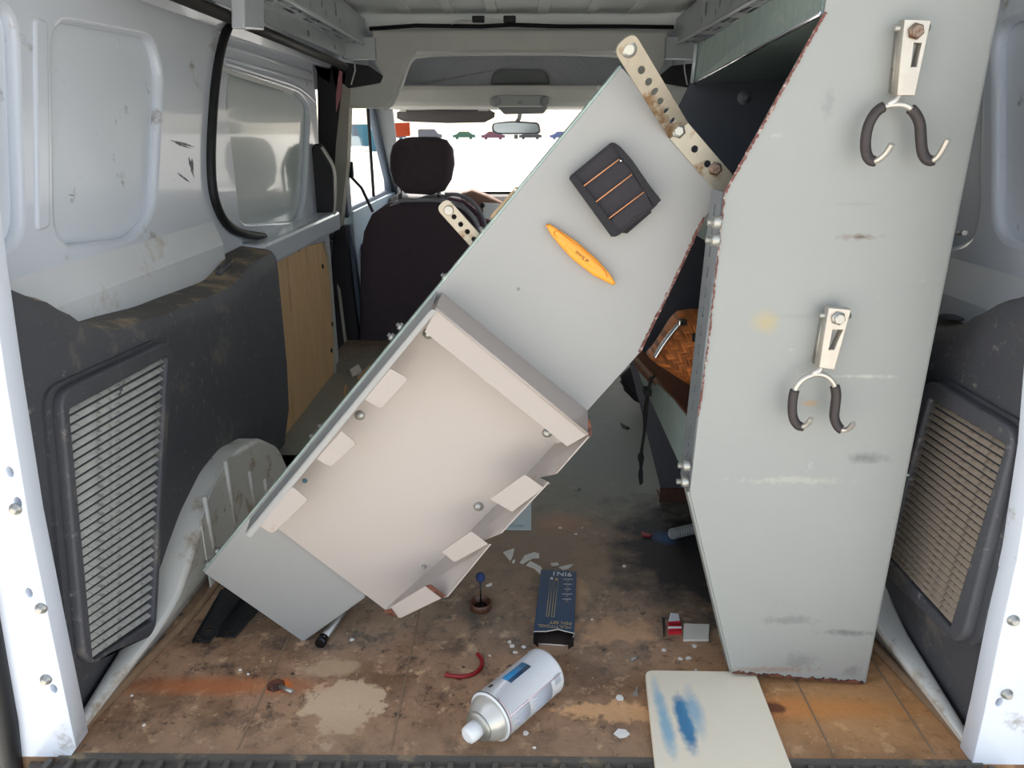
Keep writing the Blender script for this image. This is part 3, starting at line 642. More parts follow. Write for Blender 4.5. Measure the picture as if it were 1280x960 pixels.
part('roof_return', MB().b2((.69, 2.95, .95), (.79, 4.0, 1.24)), 'paint', dp)
d4 = thing('door_4', 'closed white sliding side door behind the standing shelf unit', 'door', (.7, 1.9, 0), kind='structure')
part('door_skin', MB().b2((.705, 1.83, -.1), (.725, 2.94, 1.06)), 'paint', d4)
part('door_post', MB().b2((.66, 2.88, -.2), (.79, 3.02, 1.1)), 'paint', d4)
part('rear_post', MB().b2((.66, 1.848, -.2), (.79, 1.875, 1.1)), 'paint', d4)
part('roof_front', MB().b2((-.72, 3.66, .97), (.72, 4.0, 1.21)), 'paint', ce)

# ---- outside
gr = world_solo('ground', MB().add([(-400, -300, -.55), (400, -300, -.55), (400, 500, -.55), (-400, 500, -.55)], [(0, 1, 2, 3)]), 'ground', 'pale sunlit yard outside the windscreen', 'ground', 'structure')
def car(x, y, col, k, lab, s=1):
    m = MB(); p = [(-2.2, .35), (-2.2, .8), (-1.5, .95), (-.8, 1.45), (.9, 1.45), (1.6, .95), (2.2, .85), (2.2, .35)]
    if k: p = [(-2.2, .35), (-2.2, 1.7), (-2.0, 1.9), (.9, 1.9), (1.5, 1.1), (2.2, .95), (2.2, .35)]
    m.prism([(x+a*s, y, -.55+b*s) for a, b in p], (0, 1.8, 0))
    for wx in (-1.35, 1.35): m.lathe([(.33*s, 0), (.33*s, .25)], (x+wx*s, y-.02, -.55+.33*s), (0, 1, 0), 14)
    solo('parked_car', m, M('car paint', col, .4, 0, .02, 1), lab, 'car', 'parked cars across the yard')
far = [(-29, (30, 60, 90), 1, 'dark blue van'), (-23.5, (40, 90, 110), 0, 'teal car'), (-17, (80, 80, 88), 1, 'grey van'), (-11, (30, 80, 60), 0, 'green car'), (-5, (90, 40, 60), 0, 'maroon car'), (2, (30, 34, 34), 0, 'black car'), (8, (60, 80, 120), 0, 'slate blue car'), (13, (30, 70, 60), 1, 'dark green van')]
for i, (x, y_, c_, k, nm) in enumerate([(a, 150+random.uniform(-6, 6), b, c, d) for a, b, c, d in far]): car(x, y_, c_, k, 'small distant parked %s seen through the windscreen' % nm)
car(-12.2, 58, (40, 110, 130), 1, 'teal van parked outside beyond the driver window')
# ================================================================ THE STANDING SHELF UNIT (right)
YR = .936; YF = 1.53
EP = [(905, 240), (1030, 15), (1038, -40), (1256, -40), (1248, 0), (1080, 854), (915, 840), (862, 615)]
ep2 = xz(EP, YR)
ru = thing('shelf_unit', 'tall grey steel shelf unit standing along the right wall with hooks on its end', 'shelf unit', (.40, YR, 0))
def wp(px, py): p = PY(px, py, YR); return p.x, p.z
def ws(px, py, rx, rz, rgb, soft=.5, na=.8, ns=30, op=.8): c = wp(px, py); return (c[0], c[1], rx, rz, rgb, soft*.8, na*1.9, ns*1.6, op*.8)
panel_m = stain_mat('scratched grey enamel', (152, 153, 148), .035, [
    ws(957, 402, .014, .012, (176, 158, 112), .7, .4, 40, .8), ws(1085, 572, .022, .006, (96, 98, 98), .8, .8, 40, .8),
    ws(1072, 296, .020, .003, (120, 104, 92), .7, 1.2, 60, .8), ws(1000, 825, .020, .012, (112, 112, 112), .8, 1, 40, .6),
    ws(990, 600, .05, .004, (190, 186, 172), .8, 1.6, 60, .5), ws(985, 775, .028, .006, (110, 110, 108), .8, 1.2, 50, .6),
    ws(1062, 790, .030, .004, (88, 90, 92), .8, 1.2, 60, .7), ws(1065, 838, .012, .008, (110, 110, 108), .8, 1, 60, .6),
    ws(1035, 130, .006, .012, (130, 130, 128), .8, 1.2, 70, .6),
    ws(1070, 255, .022, .002, (140, 138, 132), .8, 1.2, 60, .6), ws(1004, 395, .025, .003, (136, 138, 136), .8, 1.2, 60, .5),
    ws(960, 836, .05, .004, (140, 100, 76), .8, 1.4, 80, .6), ws(1080, 470, .03, .002, (206, 204, 190), .8, 1.2, 60, .5),
    ws(1012, 504, .010, .004, (176, 140, 100), .6, .4, 60, .9), ws(1075, 296, .006, .0015, (76, 60, 56), .6, .6, 90, .8),
], rough=.42, grain=14, bump=.05, coord='XZ', fine=[((128, 130, 128), .665, .76, 22), ((198, 198, 192), .64, .78, 9)])
wpart('end_panel', plate(rnd(ep2, [.002, .002, .01, .01, .01, .004, .002, .004]), [], .003, .0006, FY(YR)), panel_m, ru)
def ragged(pts, Y, w, n, th=.0015, amp=.6, inward=None):
    """irregular thin strip along a px polyline on plane y=Y; one long polygon"""
    P = [Vector(q) for q in xz(pts, Y)]; a = []; b = []
    for i in range(len(P)-1):
        d = (P[i+1]-P[i]); nn = Vector((-d.y, d.x)).normalized()
        if inward is not None and nn.dot(Vector(inward)-P[i]) < 0: nn = -nn
        k = max(2, int(n*d.length))
        for j in range(k+(i == len(P)-2)):
            p = P[i]+d*j/k; a.append(p-nn*.0012*random.random()); b.append(p+nn*w*(1-amp*random.random()))
    m = MB(); q = len(a); y = Y-.0016
    vs = [(p.x, y, p.y) for p in a]+[(p.x, y, p.y) for p in b]+[(p.x, y-th, p.y) for p in a]+[(p.x, y-th, p.y) for p in b]
    fs = []
    for i in range(q-1): fs += [(2*q+i, 2*q+i+1, 3*q+i+1, 3*q+i), (i, 2*q+i, 2*q+i+1, i+1)[::-1], (q+i, q+i+1, 3*q+i+1, 3*q+i)]
    return m.add(vs, fs)
cen = xz([(1020, 420)], YR)[0]
part('rusty_edge', ragged([(1030, 15), (905, 240)], YR, .0036, 420, inward=cen), 'rust_edge', ru, 'flaking rusty cut edge')
part('rusty_edge', ragged([(905, 240), (885, 425), (872, 520)], YR, .0024, 300, amp=.98, inward=cen), 'rust_edge', ru, 'flaking rusty cut edge')
part('rusty_edge', ragged([(915, 840), (1000, 847), (1078, 853)], YR, .006, 300, amp=.9, inward=cen), 'rust', ru, 'rusty bottom edge')
# folded corner posts with slots (flange turned back from the panel's edge)
def strip(a, b, Y0, Y1, t=.003): return MB().quad((a[0], Y0, a[1]), (b[0], Y0, b[1]), (b[0], Y1, b[1]), (a[0], Y1, a[1]), t)
e = ep2
for i, j, d in ((6, 7, .03), (4, 5, .03)): part('panel_flange', strip(e[i], e[j], YR+.001, YR+d), panel_m, ru)
pa, pb3 = Vector((e[7][0], YR+.001, e[7][1])), Vector((e[0][0], YR+.001, e[0][1])); Lp = (pb3-pa).length; pu = (pb3-pa).normalized(); pn = pu.cross(Vector((0, 1, 0)))
pfr = Matrix(((pu.x, 0, pn.x, pa.x), (pu.y, 1, pn.y, pa.y), (pu.z, 0, pn.z, pa.z), (0, 0, 0, 1)))
slots = [[(Lp*(1-t)-.007, .025), (Lp*(1-t)+.007, .025), (Lp*(1-t)+.007, .033), (Lp*(1-t)-.007, .033)] for t in [.06+.065*i for i in range(14)]]
part('slotted_post', plate([(0, 0), (Lp, 0), (Lp, .055), (0, .055)], slots, .003, 0, pfr), M('post grey', (132, 136, 138), .45, .3, .06, 20), ru)
for px, py in ((901, 278), (899, 300), (862, 582), (860, 602)):
    p = PX(px, py, e[7][0]-.002); part('post_nut', MB().lathe([(.008, 0), (.008, .009), (.004, .009), (.004, .016)], p, (-1, 0, 0), 6), 'bolt', ru)
# far end panel: the same outline, black
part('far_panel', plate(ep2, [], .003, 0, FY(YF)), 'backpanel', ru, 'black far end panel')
for px, py in ((935, 92), (930, 122)):
    p = PY(px, py, YF-.002); part('washer', MB().lathe([(.013, 0), (.013, .002), (.005, .002), (.005, .005)], p, (0, -1, 0), 18), M('washer grey %d' % py, (120, 122, 126), .5), ru)
part('far_rust_foot', strip((e[7][0]*.15+e[6][0]*.85, .03), (e[6][0]+.0, .0), YF-.004, YF-.002), 'rust', ru)
part('far_rust_foot', MB().b2((e[6][0]-.005, YF-.006, .0), (e[5][0]-.06, YF-.002, .035)), M('rust foot', (78, 50, 40), .8, 0, .2, 30), ru)
# galvanised upper shelf lip
a, b, c_, d = PY(1027, 17, YR+.004), PY(868, 104, YF), PY(873, 56, YF), PY(1031, -40, YR+.004)
ul = part('upper_lip', MB().quad(a, b, c_, d, .003), 'galv_dark', ru, 'smeared galvanised lip of the top shelf')
part('lip_hem', MB().tube([a, b], .003, 8), 'chrome', ul)
part('lip_end_tab', MB().tube([b+Vector((-.004, 0, 0)), c_+Vector((-.004, 0, 0))], .004, 6), 'galv', ul)
part('upper_shelf', MB().quad(a, b, b+Vector((.17, 0, .01)), a+Vector((.15, 0, .01)), .003), 'galv_dark', ru)
# mid shelf
zl = PX(893, 307, .285).z
part('mid_shelf', MB().b2((.285, YR+.003, zl), (.53, YF-.002, zl+.003)), 'galv_dark', ru)
part('mid_lip', MB().b2((.284, YR+.003, zl), (.287, YF-.002, zl+.06)), 'galv_dark', ru)
# lower shelf
XL = .248
low = [(797, 456), (842, 499), (858, 519), (868, 535), (866, 614), (802, 474)]
lp = yz(low, XL); lp = [(min(max(y, YR+.004), YF-.004), z) for y, z in lp]
part('lower_lip', plate(lp, [circ(*yz([(858, 552)], XL)[0], .006, .004)], .003, 0, FX(XL)), 'galv_dark', ru)
zs = .352
part('lower_shelf', MB().b2((XL+.002, YR+.004, zs-.003), (.54, YF-.004, zs)), 'galv_dark', ru)
part('back_sheet', MB().b2((.512, YR+.006, .06), (.515, YF, .95)), 'backpanel', ru)
# ---- double hooks
def hook(cx_bolt, pts_body, hole, hook_path, sl1, sl2, label, bx, light):
    Yh = YR-.022
    root = thing('double_hook', label, 'hook', PY(*cx_bolt, Yh)*1.0)
    root.location.z = PY(*hook_path[0][:2], Yh).z
    body = xz(pts_body, Yh)
    b = part('hook_arm', plate(body, [xz(hole, Yh)], .014, .0008, FY(Yh+.002)), 'cast', root)
    back = [(bx[0][0]-8, bx[0][1]+6), (bx[0][0]+3, bx[0][1]+6), (bx[3][0]+4, bx[3][1]-2), (bx[3][0]-6, bx[3][1]-2)]
    part('mount_plate', plate(xz(back, YR-.006), [], .010, .002, FY(YR-.0065)), 'steel', root)
    part('hinge_pin', MB().tube([PY(pts_body[0][0]-10, pts_body[0][1]+10, Yh+.006), PY(pts_body[1][0]+1, pts_body[1][1]+9, Yh+.006)], .0035, 8), 'bolt', root)
    bt = PY(*cx_bolt, Yh-.006)
    part('bolt_head', MB().lathe([(.0090, 0), (.0090, .001), (.0072, .001), (.0072, .005), (.006, .006)], bt, (0, -1, 0), 6), light, root)
    P = smooth_path([PY(x_, y_, Yh-.002-.012*k) for x_, y_, k in hook_path], 3)
    part('hook_rod', MB().tube(P, .0036, 8), 'hookrod', root)
    n = len(P)
    for s0, s1 in (sl1, sl2):
        part('rubber_sleeve', MB().tube(P[int(s0*n):int(s1*n)], .0062, 10), 'sleeve', root)
    k0 = PY((pts_body[3][0]+pts_body[2][0])/2, pts_body[3][1], Yh+.002); k1 = P[int(.47*n)]
    part('hook_neck', MB().tube([k0+Vector((0, 0, .01)), k0.lerp(k1, .5), k1], .004, 8), 'hookrod', root)
hook((1145, 39), [(1128, 25), (1161, 26), (1141, 120), (1119, 119)], [(1140, 54), (1150, 54), (1143, 84), (1136, 84)],
     [(1115, 180, 2), (1107, 193, 1.4), (1094, 203, .8), (1084, 198, .3), (1081, 180, 0), (1085, 155, 0), (1098, 135, 0), (1118, 130, 0), (1136, 132, 0), (1150, 150, 0), (1151, 172, 0), (1153, 194, .3), (1163, 203, .8), (1174, 195, 1.4), (1185, 174, 2.2)],
     (.17, .46), (.58, .86), 'upper black sleeved double hook with tan hex bolt', ((1128, 30), (1150, 30), (1140, 118), (1118, 118)), 'brass_bolt')
hook((1048, 398), [(1034, 384), (1062, 386), (1041, 461), (1022, 458)], [(1039, 411), (1052, 411), (1041, 436), (1034, 436)],
     [(1014, 523, 1.6), (1008, 532, 1.1), (999, 534, .6), (991, 524, .2), (990, 505, 0), (993, 486, 0), (1004, 472, 0), (1024, 466, 0), (1040, 474, 0), (1046, 490, 0), (1044, 508, 0), (1042, 522, .2), (1049, 537, .7), (1060, 538, 1.2), (1067, 529, 2)],
     (.14, .37), (.60, .86), 'lower black sleeved double hook with shiny hex bolt', ((1034, 390), (1050, 390), (1040, 456), (1022, 456)), 'bolt')
# ---- woven cane bag and mat on the low shelf
mt = [Vector(p) for p in (PZ(794, 451, zs+.012), PZ(853, 517, zs+.012), PZ(872, 530, zs+.012))]
near, far_ = mt[2], mt[0]
mm = MB(); mm.prism([far_, mt[1], (.262, YR+.012, zs+.012), (.50, YR+.012, zs+.012), (.50, YF-.012, zs+.012), (far_.x+.01, min(YF-.012, far_.y+.06), zs+.012)], (0, 0, -.012))
mt_o = solo('shelf_mat', mm, 'mat_brown', 'rusty brown mat lying on the low shelf under the woven bag', 'mat')
part('mat_rim', MB().tube([far_+Vector((0, 0, .004)), mt[1]+Vector((0, 0, .004)), Vector((.264, YR+.012, zs+.016))], .006, 8), M('mat rim', (132, 84, 54), .7, 0, .2, 40), mt_o)
bgr = thing('woven_bag', 'orange brown woven cane bag resting on the low shelf', 'bag', (.33, 1.25, zs+.012))
NU, NV = 150, 110; P0 = PZ(842, 480, zs+.02); vs = []; fs = []
outl = smooth_path([Vector((*q, 0)) for q in xz([(812, 450), (824, 438), (836, 422), (848, 406), (860, 398), (900, 397), (935, 430), (935, 485), (905, 494), (880, 491), (850, 474), (822, 457)], 1.20)], 1)
cx_ = sum(p.x for p in outl)/len(outl); cz_ = sum(p.y for p in outl)/len(outl)
# polar dome over the outline with a basket weave relief
def rad(th):
    best = 0; dx, dz = math.cos(th), math.sin(th)
    for i in range(len(outl)):
        p, q = outl[i-1], outl[i]; ax_, az = p.x-cx_, p.y-cz_; bx_, bz = q.x-p.x, q.y-p.y
        den = dx*bz-dz*bx_
        if abs(den) < 1e-9: continue
        t = (ax_*bz-az*bx_)/den; u = (ax_*dz-az*dx)/den
        if t > 0 and -1e-6 <= u <= 1+1e-6: best = max(best, t)
    return best
cell = .0056
def weave(x, z):
    a, b = (x*.94+z*.34)/cell, (-x*.34+z*.94)/cell; i, j = math.floor(a), math.floor(b); u, v = a-i, b-j
    k = (i+j*1) % 4
    if k < 2: h = math.sin(math.pi*v)**.5*(.75+.25*math.sin(math.pi*(u+k)/2))
    else: h = math.sin(math.pi*u)**.5*(.75+.25*math.sin(math.pi*(v+(k-2))/2))
    return h
NT, NR = 340, 110
RAD = [rad(2*math.pi*t_/NT) for t_ in range(NT)]
for r_ in range(NR+1):
    for t_ in range(NT):
        th = 2*math.pi*t_/NT; rr = r_/NR; rd_ = RAD[t_]*rr; x, z = cx_+math.cos(th)*rd_, cz_+math.sin(th)*rd_
        bul = .075*(1-rr**2.6)**.6 if rr < 1 else 0
        y = 1.225-bul-.004*weave(x, z)*(1 if rr < .985 else 0)+(z-cz_)*.35
        vs.append((x, y, z))
for r_ in range(NR):
    for t_ in range(NT):
        t2 = (t_+1) % NT; fs.append((r_*NT+t_, r_*NT+t2, (r_+1)*NT+t2, (r_+1)*NT+t_))
bk = len(vs); vs += [(x, y+.02, z) for x, y, z in vs[NR*NT:NR*NT+NT]]
for t_ in range(NT): t2 = (t_+1) % NT; fs.append((NR*NT+t_, NR*NT+t2, bk+t2, bk+t_))
fs.append(tuple(range(bk, bk+NT)))
wme = MB().add(vs, fs, True).mesh('woven_body'); ca = wme.color_attributes.new('strand', 'FLOAT_COLOR', 'POINT'); rg = {}
for i_, v_ in enumerate(wme.vertices):
    a_, b_ = (v_.co.x*.94+v_.co.z*.34)/cell, (-v_.co.x*.34+v_.co.z*.94)/cell; i, j = math.floor(a_), math.floor(b_); k_ = (i+j) % 4
    key = ('h', j, (i-k_)) if k_ < 2 else ('v', i, (j-(k_-2)))
    if key not in rg: rg[key] = random.uniform(.45, 1.25)
    ca.data[i_].color = (lin((206, 120, 56))[0]*rg[key], lin((206, 120, 56))[1]*rg[key], lin((206, 120, 56))[2]*rg[key], 1)
wm = MAT['wicker']; at_ = wm.node_tree.nodes.new('ShaderNodeVertexColor'); at_.layer_name = 'strand'
wm.node_tree.links.new(at_.outputs['Color'], wm.node_tree.nodes['Principled BSDF'].inputs['Base Color'])
wb = part('woven_body', wme, 'wicker', bgr, 'orange brown basket weave'); wb['kind'] = 'stuff'
hp = [PY(a_, b_, 1.19) for a_, b_ in ((819, 447), (828, 432), (840, 416), (853, 401))]
part('metal_handle', MB().tube(smooth_path(hp), .005, 8, rs=None), 'chrome', bgr, 'silver handle')
part('handle_hinge', MB().box(PY(853, 403, 1.185), (.014, .012, .010)), 'chrome', bgr, bevel=.002)
part('bag_clasp', MB().box(PY(868, 422, 1.13), (.006, .006, .012)), 'dark', bgr)
# cord
cd = thing('hanging_cord', 'black double cord hanging in a loop off the low shelf', 'cord', PX(802, 605, XL-.01))
Xc = XL-.012
part('cord_strand', MB().tube(smooth_path([PX(a_, b_, Xc) for a_, b_ in ((818, 470), (813, 476), (809, 500), (807, 530), (803, 555), (800, 575), (802, 590), (802, 604))]), .0028, 6), 'cord', cd)
part('cord_strand', MB().tube(smooth_path([PX(a_, b_, Xc+.003) for a_, b_ in ((814, 472), (810, 490), (805, 515), (806, 540), (802, 560), (803, 578), (799, 592), (801, 605))]), .0028, 6), 'cord', cd)
part('cord_knot', MB().puff([PX(801, 572, Xc)+Vector((0, math.cos(t)*.009, math.sin(t)*.010)) for t in [k*math.pi/4 for k in range(8)]], (-1, 0, 0), .006, 3), 'cord', cd)
part('cord_hanger', MB().box(PX(809, 489, Xc), (.012, .03, .010)), 'dark', cd)
# dark bag under the far end of the shelf
dk = [(775, 470), (790, 456), (800, 462), (806, 478), (814, 500), (806, 507), (792, 500), (780, 488)]
dp_ = thing('black_cloth_bundle', 'crumpled black cloth bundle beyond the low shelf', 'cloth', PY(795, 506, 2.13))
part('cloth_body', MB().puff([PY(a_, b_, 2.13) for a_, b_ in dk], (0, -1, 0), .03, 4), 'nylon', dp_)
part('cloth_strap', MB().tube([PY(a_, b_, 2.09) for a_, b_ in ((776, 476), (786, 490), (800, 503), (806, 498))], .004, 6), 'nylon_edge', dp_)

# ================================================================ THE TILTED SHELF END (leaning across)
YT = 1.03
TP = [(255, 715), (777, 84), (908, 243), (880, 272), (800, 440), (735, 512), (692, 560), (455, 745), (378, 805)]
tp = xz(TP, YT); tp[-1] = (tp[-1][0], .001)
tu = thing('shelf_end', 'long grey steel shelf end leaning diagonally against the standing shelf unit', 'shelf end', (tp[-1][0], YT, 0))
def ts(px, py, rx, rz, rgb, soft=.7, na=.6, ns=20, op=.6):
    p = PY(px, py, YT); return (p.x, p.z, rx, rz, rgb, soft, na, ns, op)
tilt_m = stain_mat('grey enamel leaning', (158, 156, 152), .03, [
    ts(648, 361, .002, .002, (110, 104, 100), .6, 1, 80, .8)], rough=.36, grain=12, bump=.04, coord='XZ', fine=[((150, 150, 148), .66, .80, 18)])
wpart('end_sheet', plate(rnd(tp, [.003, .004, .003, .003, .003, .003, .01, .003, .003]), [], .003, .0006, FY(YT)), tilt_m, tu)
tc_ = xz([(560, 480)], YT)[0]
part('rusty_edge', ragged([(880, 272), (846, 345), (800, 440)], YT, .004, 260, inward=tc_), 'rust_edge', tu, 'flaking rusty cut edge')
part('edge_flange', MB().quad((tp[0][0], YT, tp[0][1]), (tp[1][0], YT, tp[1][1]), (tp[1][0], YT+.032, tp[1][1]), (tp[0][0], YT+.032, tp[0][1]), .003), 'galv_dark', tu)
part('edge_flange', MB().quad((tp[7][0], YT, tp[7][1]), (tp[8][0], YT, tp[8][1]), (tp[8][0], YT+.03, tp[8][1]), (tp[7][0], YT+.03, tp[7][1]), .003), tilt_m, tu)
for px, py in ((751, 112), (737, 128), (604, 288), (556, 346), (500, 408), (489, 421), (402, 534), (391, 547), (271, 688), (259, 704)):
    p = PY(px, py, YT+.012); dvec = Vector((-.76, 0, .65))
    part('edge_bolt', MB().lathe([(.006, 0), (.006, .006), (.003, .006), (.003, .010)], p-dvec*.004, dvec, 6), 'bolt', tu)
# tray
YB, YC = YT-.008, YT-.078
def q3(px, py, Y): return PY(px, py, Y)
# root lines lie on the sheet, crest lines towards the viewer
rTL, rTR = (553, 366), (735, 514); cTL, cTR = (545, 385), (735, 543)
base = [(549, 372), (733, 520), (700, 556), (652, 603), (556, 700), (482, 762), (350, 662), (328, 645)]
tm = stain_mat('beige tray enamel', (184, 172, 163), .03, [], rough=.34, grain=12, bump=.03, coord='XZ', fine=[((176, 160, 146), .64, .82, 6)])
tb = wpart('tray_base', plate(xz(base, YB), [], .002, 0, FY(YB)), tm, tu, 'beige folded steel tray')
def tq(name, pts, th=.002, mat=None):
    m = MB(); m.quad(*pts, th); return part(name, m, 'tray' if mat is None else mat, tb)
tq('tray_wall', [q3(*rTL, YT-.002), q3(*rTR, YT-.002), q3(*cTR, YC), q3(*cTL, YC)])
tq('tray_lip', [q3(*cTL, YC), q3(*cTR, YC), q3(709, 558, YC), q3(531, 415, YC)])
part('lip_hem', MB().tube([q3(*cTL, YC-.001), q3(*cTR, YC-.001)], .0022, 8), 'tray', tb)
# left wall with narrow lip and three bent tabs
L0, L1 = (546, 372), (322, 646)
lc = [q3(540, 384, YC), q3(306, 668, YC)]
tq('tray_wall', [q3(546, 366, YT-.002), q3(314, 650, YT-.002), q3(308, 668, YC), q3(538, 390, YC)], mat=tilt_m)
tq('tray_lip', [q3(540, 386, YC), q3(308, 668, YC), q3(314, 671, YC), q3(546, 388, YC)], mat=tilt_m)
for tab in ([(488, 460), (511, 473), (476, 511), (456, 499)], [(427, 538), (446, 554), (413, 584), (396, 573)], [(366, 608), (386, 624), (341, 667), (319, 654)]):
    part('tray_tab', plate(rnd(xz(tab, YC), [.001, .006, .006, .001]), [], .002, .0004, FY(YC-.0005)), 'tray', tb)
# right wall and its tabs
RT = [(694, 556), (652, 602), (556, 697), (484, 760)]; CR = [(738, 545), (685, 605), (612, 683), (560, 746)]
for i in range(3):
    r0, r1, c0_, c1_ = q3(*RT[i], YB), q3(*RT[i+1], YB), q3(*CR[i], YC), q3(*CR[i+1], YC)
    pl = [r0, r1, c1_]
    if i < 2: pl += [c0_.lerp(c1_, .97), c0_.lerp(c1_, .88).lerp(r0.lerp(r1, .88), .45), c0_.lerp(c1_, .78)]
    pl.append(c0_); nn_ = (r1-r0).cross(c0_-r0).normalized()*.002
    part('tray_wall', MB().prism(pl, nn_), 'tray', tb)
for tab in ([(612, 624), (656, 593), (680, 610), (640, 640)], [(552, 690), (589, 664), (610, 680), (568, 703)], [(480, 764), (533, 732), (556, 746), (500, 773)]):
    part('tray_tab', plate(rnd(xz(tab, YC), [.002, .003, .001, .003]), [], .002, .0004, FY(YC+.001)), 'tray', tb)
part('rusty_corner', MB().prism([q3(a_, b_, YC-.002) for a_, b_ in ((479, 764), (489, 761), (497, 772), (484, 769))], (0, .0015, 0)), 'rust', tb)
part('rusty_corner', MB().prism([q3(a_, b_, YC-.002) for a_, b_ in ((532, 733), (538, 731), (557, 745), (552, 748))], (0, .0015, 0)), 'rust', tb)
part('rusty_corner', MB().prism([q3(a_, b_, YC-.002) for a_, b_ in ((735, 524), (738, 526), (740, 542), (736, 547))], (0, .0015, 0)), 'rust', tb)
for px, py in ((535, 417), (684, 541), (450, 519), (598, 633), (575, 682), (530, 708)):
    r = .0065 if py < 660 else .003
    part('tray_screw', MB().lathe([(r*1.2, 0), (r*1.2, .001), (r, .003), (r*.7, .005), (r*.3, .006)], PY(px, py, YB-.001), (0, -1, 0), 14), 'bolt', tb)
part('tray_hole_disc', MB().lathe([(.004, 0), (.003, .001)], PY(381, 601, YB-.001), (0, -1, 0), 10), M('teal hole disc', (70, 110, 120), .5), tb)  # flat teal disc added in place of a small hole in the tray
# perforated strap bolted along the top edge, its upper end bent out
SL = [(906, 243), (838, 174)]
A0 = PY(913, 238, YT-.004); A1 = PY(848, 163, YT-.004)
def strap(root, name, p0, p1, nrm, w, holes, th=.003, mat='zinc_strap', label=None, ends=(0, 0)):
    p0 = Vector(p0); p1 = Vector(p1); u = (p1-p0); Ln = u.length; u.normalize(); n_ = Vector(nrm); n_ = (n_-u*n_.dot(u)).normalized(); v = n_.cross(u)
    fr = Matrix((( *[u.x, v.x, n_.x], p0.x), (u.y, v.y, n_.y, p0.y), (u.z, v.z, n_.z, p0.z), (0, 0, 0, 1)))
    ol = rnd([(-ends[0]*w/2, -w/2), (Ln+ends[1]*w/2, -w/2), (Ln+ends[1]*w/2, w/2), (-ends[0]*w/2, w/2)], [.49*w if ends[0] else .001, .49*w if ends[1] else .001]*1+[.49*w if ends[1] else .001, .49*w if ends[0] else .001], 5)
    hs = [circ(t*Ln, 0, rx, ry) for t, rx, ry in holes]
    return part(name, plate(ol, hs, th, .0005, fr), mat, root, label)
dirS = (A1-A0)
strap(tu, 'perforated_strap', A0-dirS*.02, A1, (0, -1, 0), .030, [(.05, .004, .005), (.46, .0045, .0045), (.70, .0045, .0045)], label='rusty perforated steel strap', ends=(.2, 0))
A2 = PY(786, 62, YT-.075)
strap(tu, 'bent_strap', A1, A2, (0.1, -1, -.2), .030, [(.14, .0035, .004), (.27, .0035, .004), (.39, .005, .004), (.51, .0045, .005), (.63, .005, .0045), (.77, .0055, .0045)], ends=(0, 1.0), label='bent out end of the perforated strap')
for px, py, Y, m_ in ((848, 164, YT-.006, 'bolt'), (894, 211, YT-.006, 'brass_bolt')):
    part('strap_bolt', MB().lathe([(.0095, 0), (.0095, .001), (.0068, .001), (.0068, .005), (.0056, .006)], PY(px, py, Y), (0, -1, 0), 6), m_, tu)
part('strap_bolt', MB().lathe([(.0095, 0), (.0095, .001), (.0066, .0012), (.0055, .003)], A2+Vector((0, -.0015, .0)), (0.1, -1, -.2), 16), 'bolt', tu)
strap(tu, 'back_strap', PY(608, 316, YT+.034), PY(556, 258, YT+.034), (0, -1, 0), .022, [(.30, .0035, .0035), (.46, .0035, .0035), (.62, .0035, .0035), (.78, .0035, .0035)], ends=(0, .6), label='perforated strap behind the sheet')
part('strap_bolt', MB().lathe([(.007, 0), (.006, .003)], PY(561, 263, YT+.032), (0, -1, 0), 12), 'steel', tu)
part('back_bracket', plate(rnd(xz([(612, 271), (645, 233), (652, 236), (632, 268), (620, 278)], YT+.03), .002), [circ(*xz([(624, 265)], YT+.03)[0], .0025), circ(*xz([(645, 238)], YT+.03)[0], .002)], .003, 0, FY(YT+.03)), 'tan', tu, 'small tan bracket')
# ---- pouch held on the sheet
po = thing('tool_pouch', 'black nylon magnetic pouch with orange stitching on the leaning sheet', 'pouch', PY(768, 296, YT-.01))
Yp = YT-.016
pbody = [(711, 222), (766, 177), (776, 184), (800, 226), (824, 246), (822, 254), (814, 262), (772, 294), (765, 296), (740, 262)]
pb_ = part('pouch_body', plate(rnd(xz(pbody, Yp), .004), [], .024, .005, FY(Yp+.0015)), 'nylon', po)
Yq = Yp-.013
part('binding', MB().quad(*[PY(a_, b_, Yq) for a_, b_ in ((711, 223), (719, 219), (774, 290), (764, 296))], -.002), 'nylon_edge', po)
part('binding', MB().prism([PY(a_, b_, Yq+.002) for a_, b_ in ((766, 178), (776, 184), (790, 200), (812, 232), (826, 250), (818, 257), (806, 240), (789, 212), (772, 192))], (0, -.003, 0)), 'nylon_edge', po)
part('flap', MB().prism([PY(a_, b_, Yq+.003) for a_, b_ in ((760, 277), (806, 240), (814, 258), (794, 270), (776, 285), (771, 292))], (0, -.003, 0)), 'nylon', po)
part('pouch_tail', MB().prism([PY(a_, b_, Yp) for a_, b_ in ((776, 286), (814, 259), (814, 266), (784, 292), (778, 291))], (0, .01, 0)), 'nylon_edge', po)
for a_, b_ in (((729, 233), (774, 199)), ((744, 253), (790, 218)), ((760, 274), (805, 240))):
    part('stitch', MB().tube([PY(*a_, Yq-.001), PY(*b_, Yq-.001)], .0009, 6), 'thread', po, 'orange stitching')
part('snap', MB().lathe([(.002, 0), (.001, .001)], PY(776, 201, Yq-.001), (0, -1, 0), 10), 'chrome', po)
